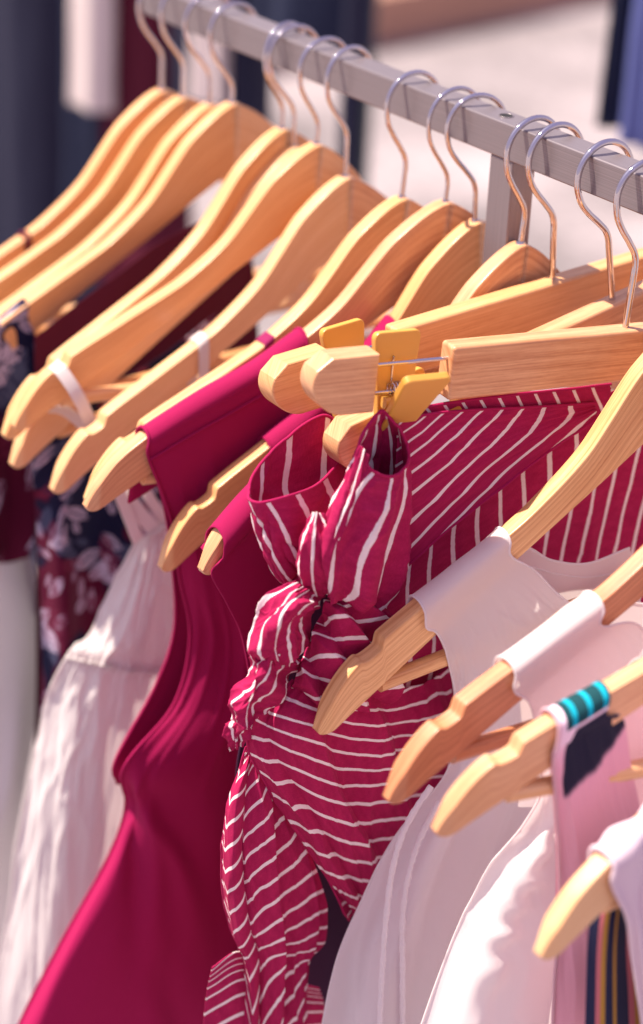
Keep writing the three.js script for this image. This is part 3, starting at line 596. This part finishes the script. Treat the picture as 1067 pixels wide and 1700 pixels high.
  S('knot_fold', [
    rowP(0.118, [[597, 738, .002], [601, 742, .008], [606, 750, .010], [612, 762, .008]]),
    rowP(0.118, [[574, 790, .000], [584, 800, .012], [594, 812, .014], [603, 828, .010]]),
    rowP(0.118, [[549, 846, -.002], [562, 856, .014], [576, 868, .017], [588, 882, .011]]),
    rowP(0.118, [[534, 900, -.002], [548, 908, .013], [562, 918, .017], [575, 930, .011]]),
    rowP(0.118, [[535, 948, -.002], [545, 954, .010], [555, 960, .012], [565, 966, .008]]),
    rowP(0.118, [[544, 984, 0], [549, 986, .005], [553, 987, .006], [557, 988, .004]])],
    { nu: 60, nv: 80, cz: [0.003, 2.5, 1.6, 5.2], uv: (s, q) => [2.6 * s + 0.2 + 0.5 * q, q * 16], disp: (s, q) => 0.0018 * Math.sin(s * 14 + q * 2) * sm(0, .3, q) }, [['left', 0.0005], ['right', 0.0005]]);
  // left lobe of the bow
  S('bow_lobe', [
    rowP(0.113, [[490, 965, 0], [505, 972, .007], [522, 982, .008], [540, 990, -.002]]),
    rowP(0.113, [[452, 988, -.004], [478, 990, .013], [505, 1000, .018], [531, 1010, -.002]]),
    rowP(0.113, [[427, 1012, -.006], [460, 1014, .015], [492, 1022, .021], [522, 1032, -.002]]),
    rowP(0.113, [[413, 1040, -.006], [450, 1044, .016], [485, 1050, .020], [514, 1058, -.002]]),
    rowP(0.113, [[411, 1072, -.006], [445, 1080, .014], [477, 1080, .016], [504, 1080, -.002]]),
    rowP(0.113, [[420, 1100, -.006], [448, 1106, .008], [472, 1104, .010], [494, 1100, .004]])],
    { nu: 90, nv: 90, cz: [0.0036, 3, 3, 2.2], uv: (s, q) => [4.6 * s + 0.5 * Math.sin(q * 3), q * 12], disp: (s, q) => 0.0025 * Math.sin(s * 9 + q * 8) * sm(0, 0.3, q) * sm(1, 0.8, q) }, []);
  S('bow_lobe', [
    rowP(0.112, [[420, 1085, -.004], [442, 1086, .010], [466, 1086, .012], [496, 1094, -.003]]),
    rowP(0.112, [[402, 1122, -.006], [428, 1124, .014], [456, 1124, .016], [490, 1120, -.002]]),
    rowP(0.112, [[388, 1156, -.006], [412, 1160, .013], [440, 1160, .015], [474, 1150, -.002]]),
    rowP(0.112, [[380, 1188, -.006], [398, 1194, .009], [420, 1194, .010], [446, 1180, .006]]),
    rowP(0.112, [[377, 1212, -.005], [390, 1216, .005], [404, 1216, .006], [420, 1206, .004]]),
    rowP(0.112, [[384, 1246, -.004], [391, 1244, .001], [398, 1241, .002], [406, 1236, .002]])],
    { nu: 90, nv: 90, cz: [0.0040, 2.6, 4, 6.4], uv: (s, q) => [4.2 * s + 0.8 * Math.sin(q * 4), q * 14], disp: (s, q) => 0.003 * Math.sin(s * 8 - q * 13) * sm(0, 0.25, q) * sm(1, 0.8, q) }, []);
  // right lobe, stripes run across, crossed by oblique folds
  const saw = x => { const f = x - Math.floor(x); return f < 0.82 ? f / 0.82 : 1 - (f - 0.82) / 0.18; };
  S('bow_lobe', [
    rowP(0.114, [[548, 983, -.004], [580, 988, .010], [612, 998, .012], [645, 1012, .004]]),
    rowP(0.114, [[537, 1012, -.004], [572, 1016, .015], [612, 1030, .017], [655, 1050, .004]]),
    rowP(0.114, [[520, 1048, -.004], [560, 1054, .017], [606, 1076, .018], [655, 1100, .004]]),
    rowP(0.114, [[504, 1086, -.004], [546, 1098, .017], [596, 1120, .017], [650, 1150, .004]]),
    rowP(0.114, [[490, 1124, .002], [526, 1138, .011], [568, 1160, .010], [620, 1190, -.002]]),
    rowP(0.114, [[480, 1150, -.004], [512, 1166, .002], [550, 1186, .002], [605, 1215, -.008]])],
    { nu: 100, nv: 100, cz: [0.003, 3, 3, 9.4], uv: (s, q) => [6.8 * q + 1.5 * s + 0.5 * saw(s * 1.6 - q * 3.4), s * 10], disp: (s, q) => 0.008 * saw(s * 1.6 - q * 3.4 + 0.02) * sm(0, 0.12, q) * sm(0, .12, s) }, []);
  bulge = 1;
  // long lower panel of the tie
  S('tie_end', [
    rowP(0.108, [[486, 1128, .004], [520, 1138, .010], [565, 1150, .012], [625, 1150, .010], [690, 1140, .006], [750, 1110, .002]]),
    rowP(0.108, [[436, 1180, .002], [480, 1185, .012], [545, 1190, .014], [615, 1195, .012], [685, 1190, .006], [752, 1180, .002]]),
    rowP(0.108, [[417, 1215, 0], [470, 1228, .014], [540, 1240, .016], [608, 1245, .013], [680, 1240, .006], [752, 1240, .002]]),
    rowP(0.108, [[432, 1275, .000], [483, 1285, .013], [540, 1298, .015], [600, 1298, .012], [672, 1292, .006], [750, 1290, .002]]),
    rowP(0.108, [[472, 1345, .001], [518, 1355, .012], [562, 1364, .014], [612, 1360, .012], [672, 1354, .006], [742, 1350, .002]]),
    rowP(0.108, [[517, 1420, .001], [548, 1426, .009], [588, 1430, .011], [628, 1424, .009], [672, 1418, .004], [722, 1412, .002]]),
    rowP(0.108, [[562, 1485, .001], [582, 1490, .005], [606, 1492, .006], [632, 1482, .005], [658, 1472, .002], [692, 1462, .001]]),
    rowP(0.108, [[584, 1516, 0], [592, 1520, .002], [602, 1516, .002], [612, 1510, .001], [628, 1502], [652, 1492]])],
    { nu: 150, nv: 150, cz: [0.0024, 6, 1.8, 4.7], uv: (s, q) => [14.6 * q + 2.6 * Math.max(0, 0.5 - s) * (1.3 - q) + 0.45 * saw(s * 3.2 - q * 1.3) * (1 - q) + 0.9 * Math.max(0, s - 0.6), s * 22], disp: (s, q) => 0.0085 * saw(s * 3.2 - q * 1.3 + 0.02) * (1 - 0.5 * q) * sm(0.0, 0.15, q) }, [['left', 0.0007]]);
  // pleated tail
  const tri = x => Math.abs(((x % 1) + 1) % 1 * 2 - 1);
  S('tie_end', [
    rowP(0.098, [[408, 1240], [416, 1240, .002], [424, 1244, .002], [432, 1250], [440, 1258]]),
    rowP(0.098, [[385, 1310, -.004], [402, 1312, .006], [426, 1318, .008], [448, 1326, .004], [470, 1342]]),
    rowP(0.098, [[371, 1390, -.006], [396, 1395, .008], [431, 1400, .010], [472, 1410, .006], [514, 1425]]),
    rowP(0.098, [[370, 1465, -.006], [400, 1470, .008], [440, 1476, .010], [490, 1486, .006], [536, 1498]]),
    rowP(0.098, [[382, 1535, -.006], [412, 1540, .008], [450, 1546, .010], [492, 1552, .006], [534, 1560]]),
    rowP(0.098, [[400, 1585, -.004], [428, 1592, .006], [455, 1598, .008], [482, 1602, .004], [506, 1600]]),
    rowP(0.098, [[408, 1700], [430, 1700, .004], [455, 1700, .006], [480, 1700, .004], [502, 1700]])],
    { nu: 140, nv: 130, cz: [0.0022, 5, 2, 7.9], uv: (s, q) => [13.5 * q + (s < 0.17 ? -8 * s : -1.36 + 6.6 * (s - 0.17)) - 0.55 * Math.floor(s * 3.1 + 0.2 * q), s * 14], disp: (s, q) => 0.008 * saw(s * 3.1 + 0.2 * q) * sm(0, 0.2, q) }, [['left', 0.0007]]);
  S('hem_frill', [
    rowP(0.092, [[352, 1606], [392, 1580, .004], [430, 1592, .004], [470, 1625, .004], [530, 1640]]),
    rowP(0.092, [[342, 1660], [395, 1640, .006], [440, 1650, .006], [480, 1670, .004], [540, 1680]]),
    rowP(0.092, [[330, 1800], [395, 1800, .006], [440, 1800, .006], [490, 1800, .004], [550, 1800]])], { nu: 50, nv: 40, uv: (s, q) => [q * 9 + s * 2, s * 12] });
}

// ---- white blouse (hanger 16), white top (17), pink top (18), lilac pink top (19)
{
  const t = thing('white_blouse', 'white sleeveless blouse with gathered waist cord on the large grained hanger', 'blouse');
  const x = frontX(16, 0.13);
  const rows = [...overArm(16, 0.1625, 0.114, 5, 0.0022, 0.03),
    rowH(16, 0.1625, 0.114)([[722, 1048], [762, 1015], [802, 985], [842, 958], [885, 945]]),
    rowH(16, 0.1625, 0.114)( [[738, 1078], [782, 1052], [832, 1022], [880, 995], [925, 986]]),
    rowH(16, 0.1625, 0.114)( [[753, 1140, -.001], [802, 1122, .003], [862, 1095, .003], [930, 1065], [1000, 1050]]),
    rowH(16, 0.1625, 0.114)( [[760, 1210, -.002], [815, 1205, .004], [885, 1190, .003], [960, 1175], [1060, 1165]]),
    rowH(16, 0.1625, 0.114)( [[735, 1292, -.008], [800, 1290, .006], [880, 1285, .004], [960, 1280], [1070, 1280]]),
    rowH(16, 0.1625, 0.114)( [[652, 1400, -.016], [740, 1395, .008], [840, 1390, .004], [950, 1390], [1080, 1390]]),
    rowH(16, 0.1625, 0.114)( [[600, 1500, -.020], [700, 1500, .008], [810, 1500, .006], [940, 1500], [1080, 1500]]),
    rowH(16, 0.1625, 0.114)( [[556, 1612, -.022], [670, 1612, .008], [790, 1612, .006], [930, 1612], [1080, 1612]]),
    rowH(16, 0.1625, 0.114)( [[520, 1800, -.022], [640, 1800, .008], [770, 1800, .006], [920, 1800], [1080, 1800]])];
  const g = sheet(rows, { nu: 100, nv: 160, thick: 0, cz: [0.0024, 4, 6, 3.1], czFrom: 0.5, wr: [0.004, 13, 31, 0.5], disp: (s, q) => 0.004 * sm(0.62, 0.85, q) * Math.sin(s * 30 + 2 * q) });
  mesh('front_panel', g, whiteA, t); mesh('hem', edgeTube(g, 'left', 0.0007), whiteA, t); mesh('hem', edgeTube(g, 'right', 0.0007), whiteA, t);
  const b = sheet([
    rowH(16, 0.155, 0.03, -0.016)( [[700, 1010], [780, 965], [862, 910], [915, 930], [975, 935], [1045, 910]]),
    rowH(16, 0.155, 0.03, -0.016)( [[735, 1075], [800, 1040], [870, 980], [930, 980], [990, 985], [1060, 975]]),
    rowH(16, 0.155, 0.03, -0.018)( [[752, 1160], [810, 1140], [880, 1100], [940, 1090], [1000, 1090], [1070, 1080]]),
    rowH(16, 0.155, 0.03, -0.018)( [[745, 1260], [810, 1260], [880, 1240], [940, 1230], [1000, 1230], [1080, 1230]]),
    rowH(16, 0.155, 0.03, -0.02)( [[725, 1330], [810, 1340], [880, 1340], [940, 1340], [1000, 1340], [1080, 1340]])], { nu: 70, nv: 60, thick: 0, wr: [0.002, 16, 12] });
  mesh('back_panel', b, whiteA, t); mesh('hem', edgeTube(b, 'top', 0.0008), whiteA, t); mesh('hem', edgeTube(b, 'top', 0.0005, 8), whiteA, t);
  for (const a of [[[716, 1305], [690, 1342], [668, 1385], [652, 1440], [642, 1510], [634, 1612], [628, 1760]], [[730, 1330], [708, 1368], [690, 1410], [676, 1460], [668, 1520], [668, 1612], [668, 1760]]]) {
    const c = new THREE.CatmullRomCurve3(a.map(([px, py]) => P(px, py, x + 0.008))), p = [];
    for (let i = 0; i <= 220; i++) { const q = c.getPoint(i / 220); p.push(q); }
    const tg = new THREE.TubeGeometry(new THREE.CatmullRomCurve3(p), 440, 0.0017, 8, false), ps = tg.attributes.position, nn = tg.attributes.normal;
    for (let i = 0; i < ps.count; i++) { const k = Math.floor(i / 9), d = 0.00013 * Math.sin(k * 0.5) + 0.00016 * Math.sin(k * 0.17); ps.setXYZ(i, ps.getX(i) + nn.getX(i) * d, ps.getY(i) + nn.getY(i) * d, ps.getZ(i) + nn.getZ(i) * d); }
    tg.computeVertexNormals(); mesh('waist_cord', tg, whiteA, t);
  }
}
{
  const t = thing('sleeveless_shirt', 'white sleeveless top with rolled shoulder on the reddish glossy hanger', 'top');
  const x = frontX(17, 0.12);
  const rows = [...overArm(17, 0.158, 0.110, 5, 0.0022, 0.03),
    rowH(17, 0.158, 0.110)( [[880, 1170], [922, 1140], [965, 1110], [1010, 1070], [1062, 1040]]),
    rowH(17, 0.158, 0.110)( [[893, 1240, -.001], [940, 1220, .003], [990, 1195, .003], [1040, 1165], [1100, 1135]]),
    rowH(17, 0.158, 0.110)( [[898, 1310, -.002], [950, 1300, .004], [1000, 1290, .003], [1060, 1260], [1120, 1240]]),
    rowH(17, 0.158, 0.110)( [[868, 1370, -.008], [930, 1380, .006], [1000, 1380, .004], [1060, 1370], [1130, 1360]]),
    rowH(17, 0.158, 0.110)( [[812, 1440, -.020], [890, 1460, .008], [980, 1460, .004], [1060, 1460], [1140, 1460]]),
    rowH(17, 0.158, 0.110)( [[768, 1520, -.030], [860, 1530, .006], [960, 1540, .006], [1060, 1540], [1150, 1540]]),
    rowH(17, 0.158, 0.110)( [[724, 1612, -.034], [830, 1620, .006], [940, 1620, .006], [1060, 1620], [1150, 1620]]),
    rowH(17, 0.158, 0.110)( [[660, 1800, -.034], [800, 1800, .006], [920, 1800, .006], [1060, 1800], [1150, 1800]])];
  const g = sheet(rows, { nu: 100, nv: 160, thick: 0, cz: [0.003, 4, 6, 6.1], czFrom: 0.5, wr: [0.006, 13, 41, 0.6], disp: (s, q) => 0.003 * sm(0.6, 0.8, q) * Math.sin(s * 26 + 4 * q) + 0.002 * Math.exp(-Math.pow((s - 0.42 + 0.2 * q) / 0.05, 2)) * sm(0.6, 0.7, q) * Math.sin(q * 150) });
  mesh('front_panel', g, whiteB, t); mesh('hem', edgeTube(g, 'left', 0.0007), whiteB, t); mesh('hem', edgeTube(g, 'right', 0.0007), whiteB, t);
  const b = sheet([
    rowH(17, 0.153, 0.04, -0.016)( [[850, 1100], [920, 1050], [1005, 980], [1045, 1000], [1090, 1003], [1140, 990]]),
    rowH(17, 0.153, 0.04, -0.016)( [[862, 1160], [930, 1120], [1010, 1040], [1050, 1050], [1095, 1055], [1140, 1050]]),
    rowH(17, 0.153, 0.04, -0.018)( [[868, 1240], [930, 1220], [1010, 1160], [1060, 1160], [1100, 1160], [1140, 1160]]),
    rowH(17, 0.153, 0.04, -0.018)( [[860, 1340], [930, 1340], [1010, 1340], [1060, 1340], [1100, 1340], [1140, 1340]])], { nu: 60, nv: 50, thick: 0, wr: [0.002, 16, 17] });
  mesh('back_panel', b, whiteB, t); mesh('hem', edgeTube(b, 'top', 0.0008), whiteB, t);
}
{
  const t = thing('printed_shirt', 'pink sleeveless top with teal stripes and a dark leaf printed on its shoulder', 'top');
  const x = frontX(18, 0.12);
  // print: t runs down from the back over the shoulder, s along the arm
  const print = canvasTex(512, 1024, (s, q) => {
    const lilac = [240, 208, 226], body = [232, 170, 190];
    let c = lilac.map((b, i) => lerp(b, body[i], sm(0.56, 0.66, q + 0.05 * s)));
    if (s > 0.15 && q < 0.49) { const k = (s - 0.15) / 0.30 % 1; c = k > 0.40 && k < 0.70 ? [16, 164, 190] : [26, 70, 78]; }
    else if (q >= 0.49 && s > 0.10 && q > 0.50 + 0.16 * clamp((0.36 - s) / 0.26) && q < 0.63 + 0.075 * Math.pow(1 - s, 0.8)) { const e = sm(0, 0.012, q - 0.50 - 0.16 * clamp((0.36 - s) / 0.26)) * sm(0, 0.012, 0.632 + 0.070 * Math.pow(1 - s, 0.8) - q); c = c.map((b, i) => lerp(b, [40, 38, 58][i], e)); }
    return c;
  });
  const mat = cloth([1, 1, 1], { map: print, weave: 1.0, bump: 0 }); mat.bumpMap = null;
  const rows = [...overArm(18, 0.168, 0.143, 5, 0.0022, 0.03),
    rowH(18, 0.168, 0.143)( [[918, 1260], [945, 1240], [975, 1225], [1005, 1210], [1036, 1195]]),
    rowH(18, 0.168, 0.143)( [[923, 1330, -.001], [955, 1320, .003], [990, 1310, .003], [1020, 1300], [1052, 1290]]),
    rowH(18, 0.168, 0.143)( [[928, 1420, -.002], [965, 1415, .004], [1000, 1410, .003], [1040, 1405], [1080, 1400]]),
    rowH(18, 0.168, 0.143)( [[930, 1520, -.004], [970, 1520, .004], [1010, 1520, .004], [1060, 1510], [1110, 1500]]),
    rowH(18, 0.168, 0.143)( [[920, 1640, -.004], [970, 1640, .004], [1020, 1640, .004], [1070, 1640], [1130, 1640]]),
    rowH(18, 0.168, 0.143)( [[915, 1800, -.004], [970, 1800, .004], [1020, 1800, .004], [1070, 1800], [1130, 1800]])];
  const g = sheet(rows, { nu: 70, nv: 120, thick: 0.0006, cz: [0.0018, 3, 5, 2.1], czFrom: 0.5, wr: [0.003, 13, 51, 0.5], uv: (s, q) => [s, q] });
  mesh('front_panel', g, mat, t); mesh('hem', edgeTube(g, 'left', 0.0011), pink, t);
  const b = sheet([
    rowH(18, 0.168, 0.07, -0.020)( [[905, 1215], [960, 1170], [1020, 1130], [1080, 1090], [1150, 1060]]),
    rowH(18, 0.168, 0.07, -0.020)( [[915, 1300], [970, 1280], [1030, 1250], [1090, 1230], [1150, 1200]]),
    rowH(18, 0.168, 0.07, -0.020)( [[922, 1450], [980, 1450], [1030, 1450], [1090, 1450], [1150, 1450]]),
    rowH(18, 0.168, 0.07, -0.020)( [[915, 1800], [980, 1800], [1030, 1800], [1090, 1800], [1150, 1800]])], { nu: 50, nv: 60, thick: 0, wr: [0.002, 16, 37] });
  mesh('back_panel', b, pink, t);
}
{
  const t = thing('lilac_shirt', 'lilac pink top with rolled shoulder at the lower right corner', 'top');
  const x = frontX(19, 0.12);
  const rows = [...overArm(19, 0.188, 0.09, 5, 0.0022, 0.03),
    rowP(x, [[1040, 1520, .002], [1065, 1490], [1095, 1460], [1130, 1430], [1170, 1400]]),
    rowP(x, [[1052, 1590, -.001], [1080, 1570, .003], [1110, 1550, .003], [1150, 1530], [1190, 1510]]),
    rowP(x, [[1066, 1680, -.001], [1090, 1670, .003], [1120, 1660, .003], [1160, 1650], [1200, 1640]]),
    rowP(x, [[1080, 1800, -.001], [1100, 1800, .003], [1130, 1800, .003], [1170, 1800], [1200, 1800]])];
  const g = sheet(rows, { nu: 60, nv: 110, thick: 0.0008, wr: [0.003, 15, 61], disp: (s, q) => 0.0022 * Math.exp(-Math.pow((s - 0.10) / 0.05, 2)) - 0.002 * Math.exp(-Math.pow((s - 0.22) / 0.05, 2)) });
  mesh('front_panel', g, lilacPink, t); mesh('hem', edgeTube(g, 'left', 0.0016), lilacPink, t);
  const st = canvasTex(512, 64, (s) => { const k = (s * 2.3) % 1; return k < 0.34 ? [42, 44, 74] : k < 0.5 ? [196, 110, 120] : k < 0.66 ? [42, 44, 74].map((c, i) => [178, 134, 62][i]) : k < 0.9 ? [42, 44, 74] : [186, 140, 66]; });
  const m2 = cloth([1, 1, 1], { map: st, weave: 1, bump: 0 }); m2.bumpMap = null;
  const b = sheet([
    rowP(x - 0.02, [[1010, 1440], [1040, 1420], [1075, 1390], [1120, 1360]]),
    rowP(x - 0.02, [[985, 1500, -.004], [1020, 1500, .004], [1055, 1490], [1110, 1480]]),
    rowP(x - 0.02, [[975, 1570, -.004], [1012, 1570, .004], [1050, 1570], [1105, 1570]]),
    rowP(x - 0.02, [[972, 1660, -.004], [1010, 1660, .004], [1055, 1660], [1110, 1660]]),
    rowP(x - 0.02, [[968, 1800, -.004], [1010, 1800, .004], [1060, 1800], [1120, 1800]])], { nu: 50, nv: 50, thick: 0.0006, uv: (s, q) => [s, q] });
  mesh('striped_lining', b, m2, t, 'navy, mustard and pink striped back of the top');
}

// ------------------------------------------------------------------ background
{
  const zB = -0.75;
  // far rack with dark clothes
  const a = Pz(-120, -260, zB), bq = Pz(560, -200, zB), yR = 0.05;
  const t = thing('clothes_rail', 'blurred dark rail in the background hung with navy clothes', 'clothes rail', V(-2.35, GY, zB));
  mesh('rail', new THREE.CylinderGeometry(0.014, 0.014, 2.5, 16).rotateZ(Math.PI / 2), navyB, t).position.y = yR - GY;
  for (const s of [-1.22, 1.22]) { mesh('post', new THREE.CylinderGeometry(0.014, 0.014, yR - GY, 16), navyB, t).position.set(s, (yR - GY) / 2, 0); mesh('foot', new RoundedBoxGeometry(0.04, 0.03, 0.5, 2, 0.004), navyB, t).position.set(s, 0.015, 0); }
  const hung = (name, label, cat, p0, p1, yBot, zc, mat, k, depth = 0.03) => {   // garment in the plane of its rail from p0.x to p1.x
    const g = thing(name, label, cat);
    const x0 = p0, x1 = p1, n = 14, rows = [];
    for (const [q, f] of [[0, 0.25], [0.03, 0.9], [0.12, 1], [0.5, 1.03], [1, 1.1]]) {
      const y = lerp(yR - 0.02, yBot, q), r = [];
      for (let i = 0; i < n; i++) { const a = i / n * Math.PI * 2, w = (x1 - x0) / 2, fold = 1 + 0.25 * Math.sin(a * 5 + k) * (0.2 + q); r.push(V((x0 + x1) / 2 + w * f * Math.cos(a), y, zc + depth * f * fold * Math.sin(a) + 0.01 * Math.sin(k * 3))); }
      rows.push(r);
    }
    mesh('body_panel', sheet(rows, { nu: 80, nv: 40, closed: true, thick: 0.001, wr: [0.012, 8, k, 0.3] }), mat, g);
    mesh('hook', tube([V((x0 + x1) / 2, yR - 0.03, zc), V((x0 + x1) / 2, yR + 0.012, zc), V((x0 + x1) / 2, yR + 0.022, zc - 0.012), V((x0 + x1) / 2, yR + 0.01, zc - 0.022)], 0.002, 20, 6), chrome, g);
    return g;
  };
  const X = (px, py, d = 0) => Pz(px, py, zB + d).x, Y = (px, py, d = 0) => Pz(px, py, zB + d).y;
  hung('navy_coat', 'blurred navy coat at the far upper left of the background', 'coat', X(-190, 150), X(30, 150), -1.25, zB, navy, 1, 0.07);
  hung('navy_coat', 'blurred navy coat left of the pale scarf in the background', 'coat', X(20, 150), X(150, 150), -1.25, zB + 0.02, navyB, 2, 0.06);
  hung('pale_scarf', 'blurred off white scarf hanging between the navy and maroon clothes behind', 'scarf', X(137, 100, .1), X(184, 100, .1), Y(165, 176, .1), zB + 0.10, blush, 3, 0.02);
  hung('navy_coat', 'blurred navy coat directly behind the pale scarf', 'coat', X(130, 150), X(205, 150), -1.2, zB, navy, 4, 0.05);
  hung('maroon_dress', 'blurred maroon dress beside the pale scarf in the background', 'dress', X(205, 100, .03), X(300, 100, .03), -1.1, zB + 0.03, maroon, 5, 0.05);
  hung('white_shirt', 'blurred white shirt behind the farthest hooks', 'shirt', X(306, 120, .06), X(362, 120, .06), Y(330, 165, .06), zB + 0.06, blush, 6, 0.02);
  hung('navy_coat', 'blurred navy coat behind the near hooks, right end of the background rail', 'coat', X(300, 120), X(432, 120), Y(400, 260), zB, navyB, 7, 0.05);
  hung('navy_jacket', 'blurred short navy jacket under the far rail end at the top of the picture', 'jacket', X(430, 40), X(585, 40), Y(520, 60), zB, navy, 8, 0.05);
  // green pole
  const base = Pz(604, 250, -1.1);
  const p = thing('sunshade_pole', 'thin dark green pole standing blurred in the background', 'pole', V(base.x, GY, -1.1));
  mesh('pole', new THREE.CylinderGeometry(0.0085, 0.0085, 2.6, 20), new THREE.MeshStandardMaterial({ color: new THREE.Color(0.03, 0.05, 0.055), roughness: 0.4 }), p).position.y = 1.3;
  mesh('base_plate', new THREE.CylinderGeometry(0.2, 0.22, 0.05, 32), new THREE.MeshStandardMaterial({ color: new THREE.Color(0.05, 0.05, 0.055), roughness: 0.7 }), p).position.y = 0.025;
  // brown wooden platform far behind
  const e0 = Py(560, 92, GY), e1 = Py(1060, -12, GY), e = e0.clone().lerp(e1, 0.5);
  const w = thing('wooden_platform', 'brown wooden platform edge blurred at the top of the picture', 'platform', V(e.x, GY, e.z));
  w.rotation.y = Math.atan2(-(e1.z - e0.z), e1.x - e0.x);
  const brown = new THREE.MeshStandardMaterial({ color: new THREE.Color(0.50, 0.27, 0.19), roughness: 0.8 });
  for (let i = 0; i < 14; i++) mesh('plank', new RoundedBoxGeometry(7.5, 0.05, 0.24, 2, 0.006), brown, w).position.set(0, 0.15, -0.12 - i * 0.247);
  mesh('riser', new THREE.BoxGeometry(7.5, 0.122, 0.04), brown, w).position.set(0, 0.061, -0.03);
  // right: navy and blue clothes on a stand
  const zR = -0.75, XR = (px, py) => Pz(px, py, zR).x;
  const sx = XR(1080, 100);
  const st = thing('garment_stand', 'blurred clothes stand with blue garments at the upper right edge', 'clothes rail', V(sx + 0.15, GY, zR));
  mesh('rail', new THREE.CylinderGeometry(0.012, 0.012, 0.7, 16).rotateZ(Math.PI / 2), navyB, st).position.y = yR - GY;
  mesh('post', new THREE.CylinderGeometry(0.014, 0.014, yR - GY, 16), navyB, st).position.set(0.3, (yR - GY) / 2, 0);
  mesh('foot', new THREE.CylinderGeometry(0.16, 0.16, 0.02, 24), navyB, st).position.set(0.3, 0.01, 0);
  hung('navy_trousers', 'blurred navy trousers hanging at the upper right edge', 'trousers', XR(1032, 120), XR(1052, 120), Pz(1030, 205, zR).y, zR, navy, 9, 0.02);
  hung('blue_dress', 'blurred blue dress beside navy trousers at the upper right edge', 'dress', XR(1064, 120), XR(1130, 120), Pz(1060, 225, zR).y, zR + 0.01, denim, 10, 0.03);
}
renderer.render(scene, camera);
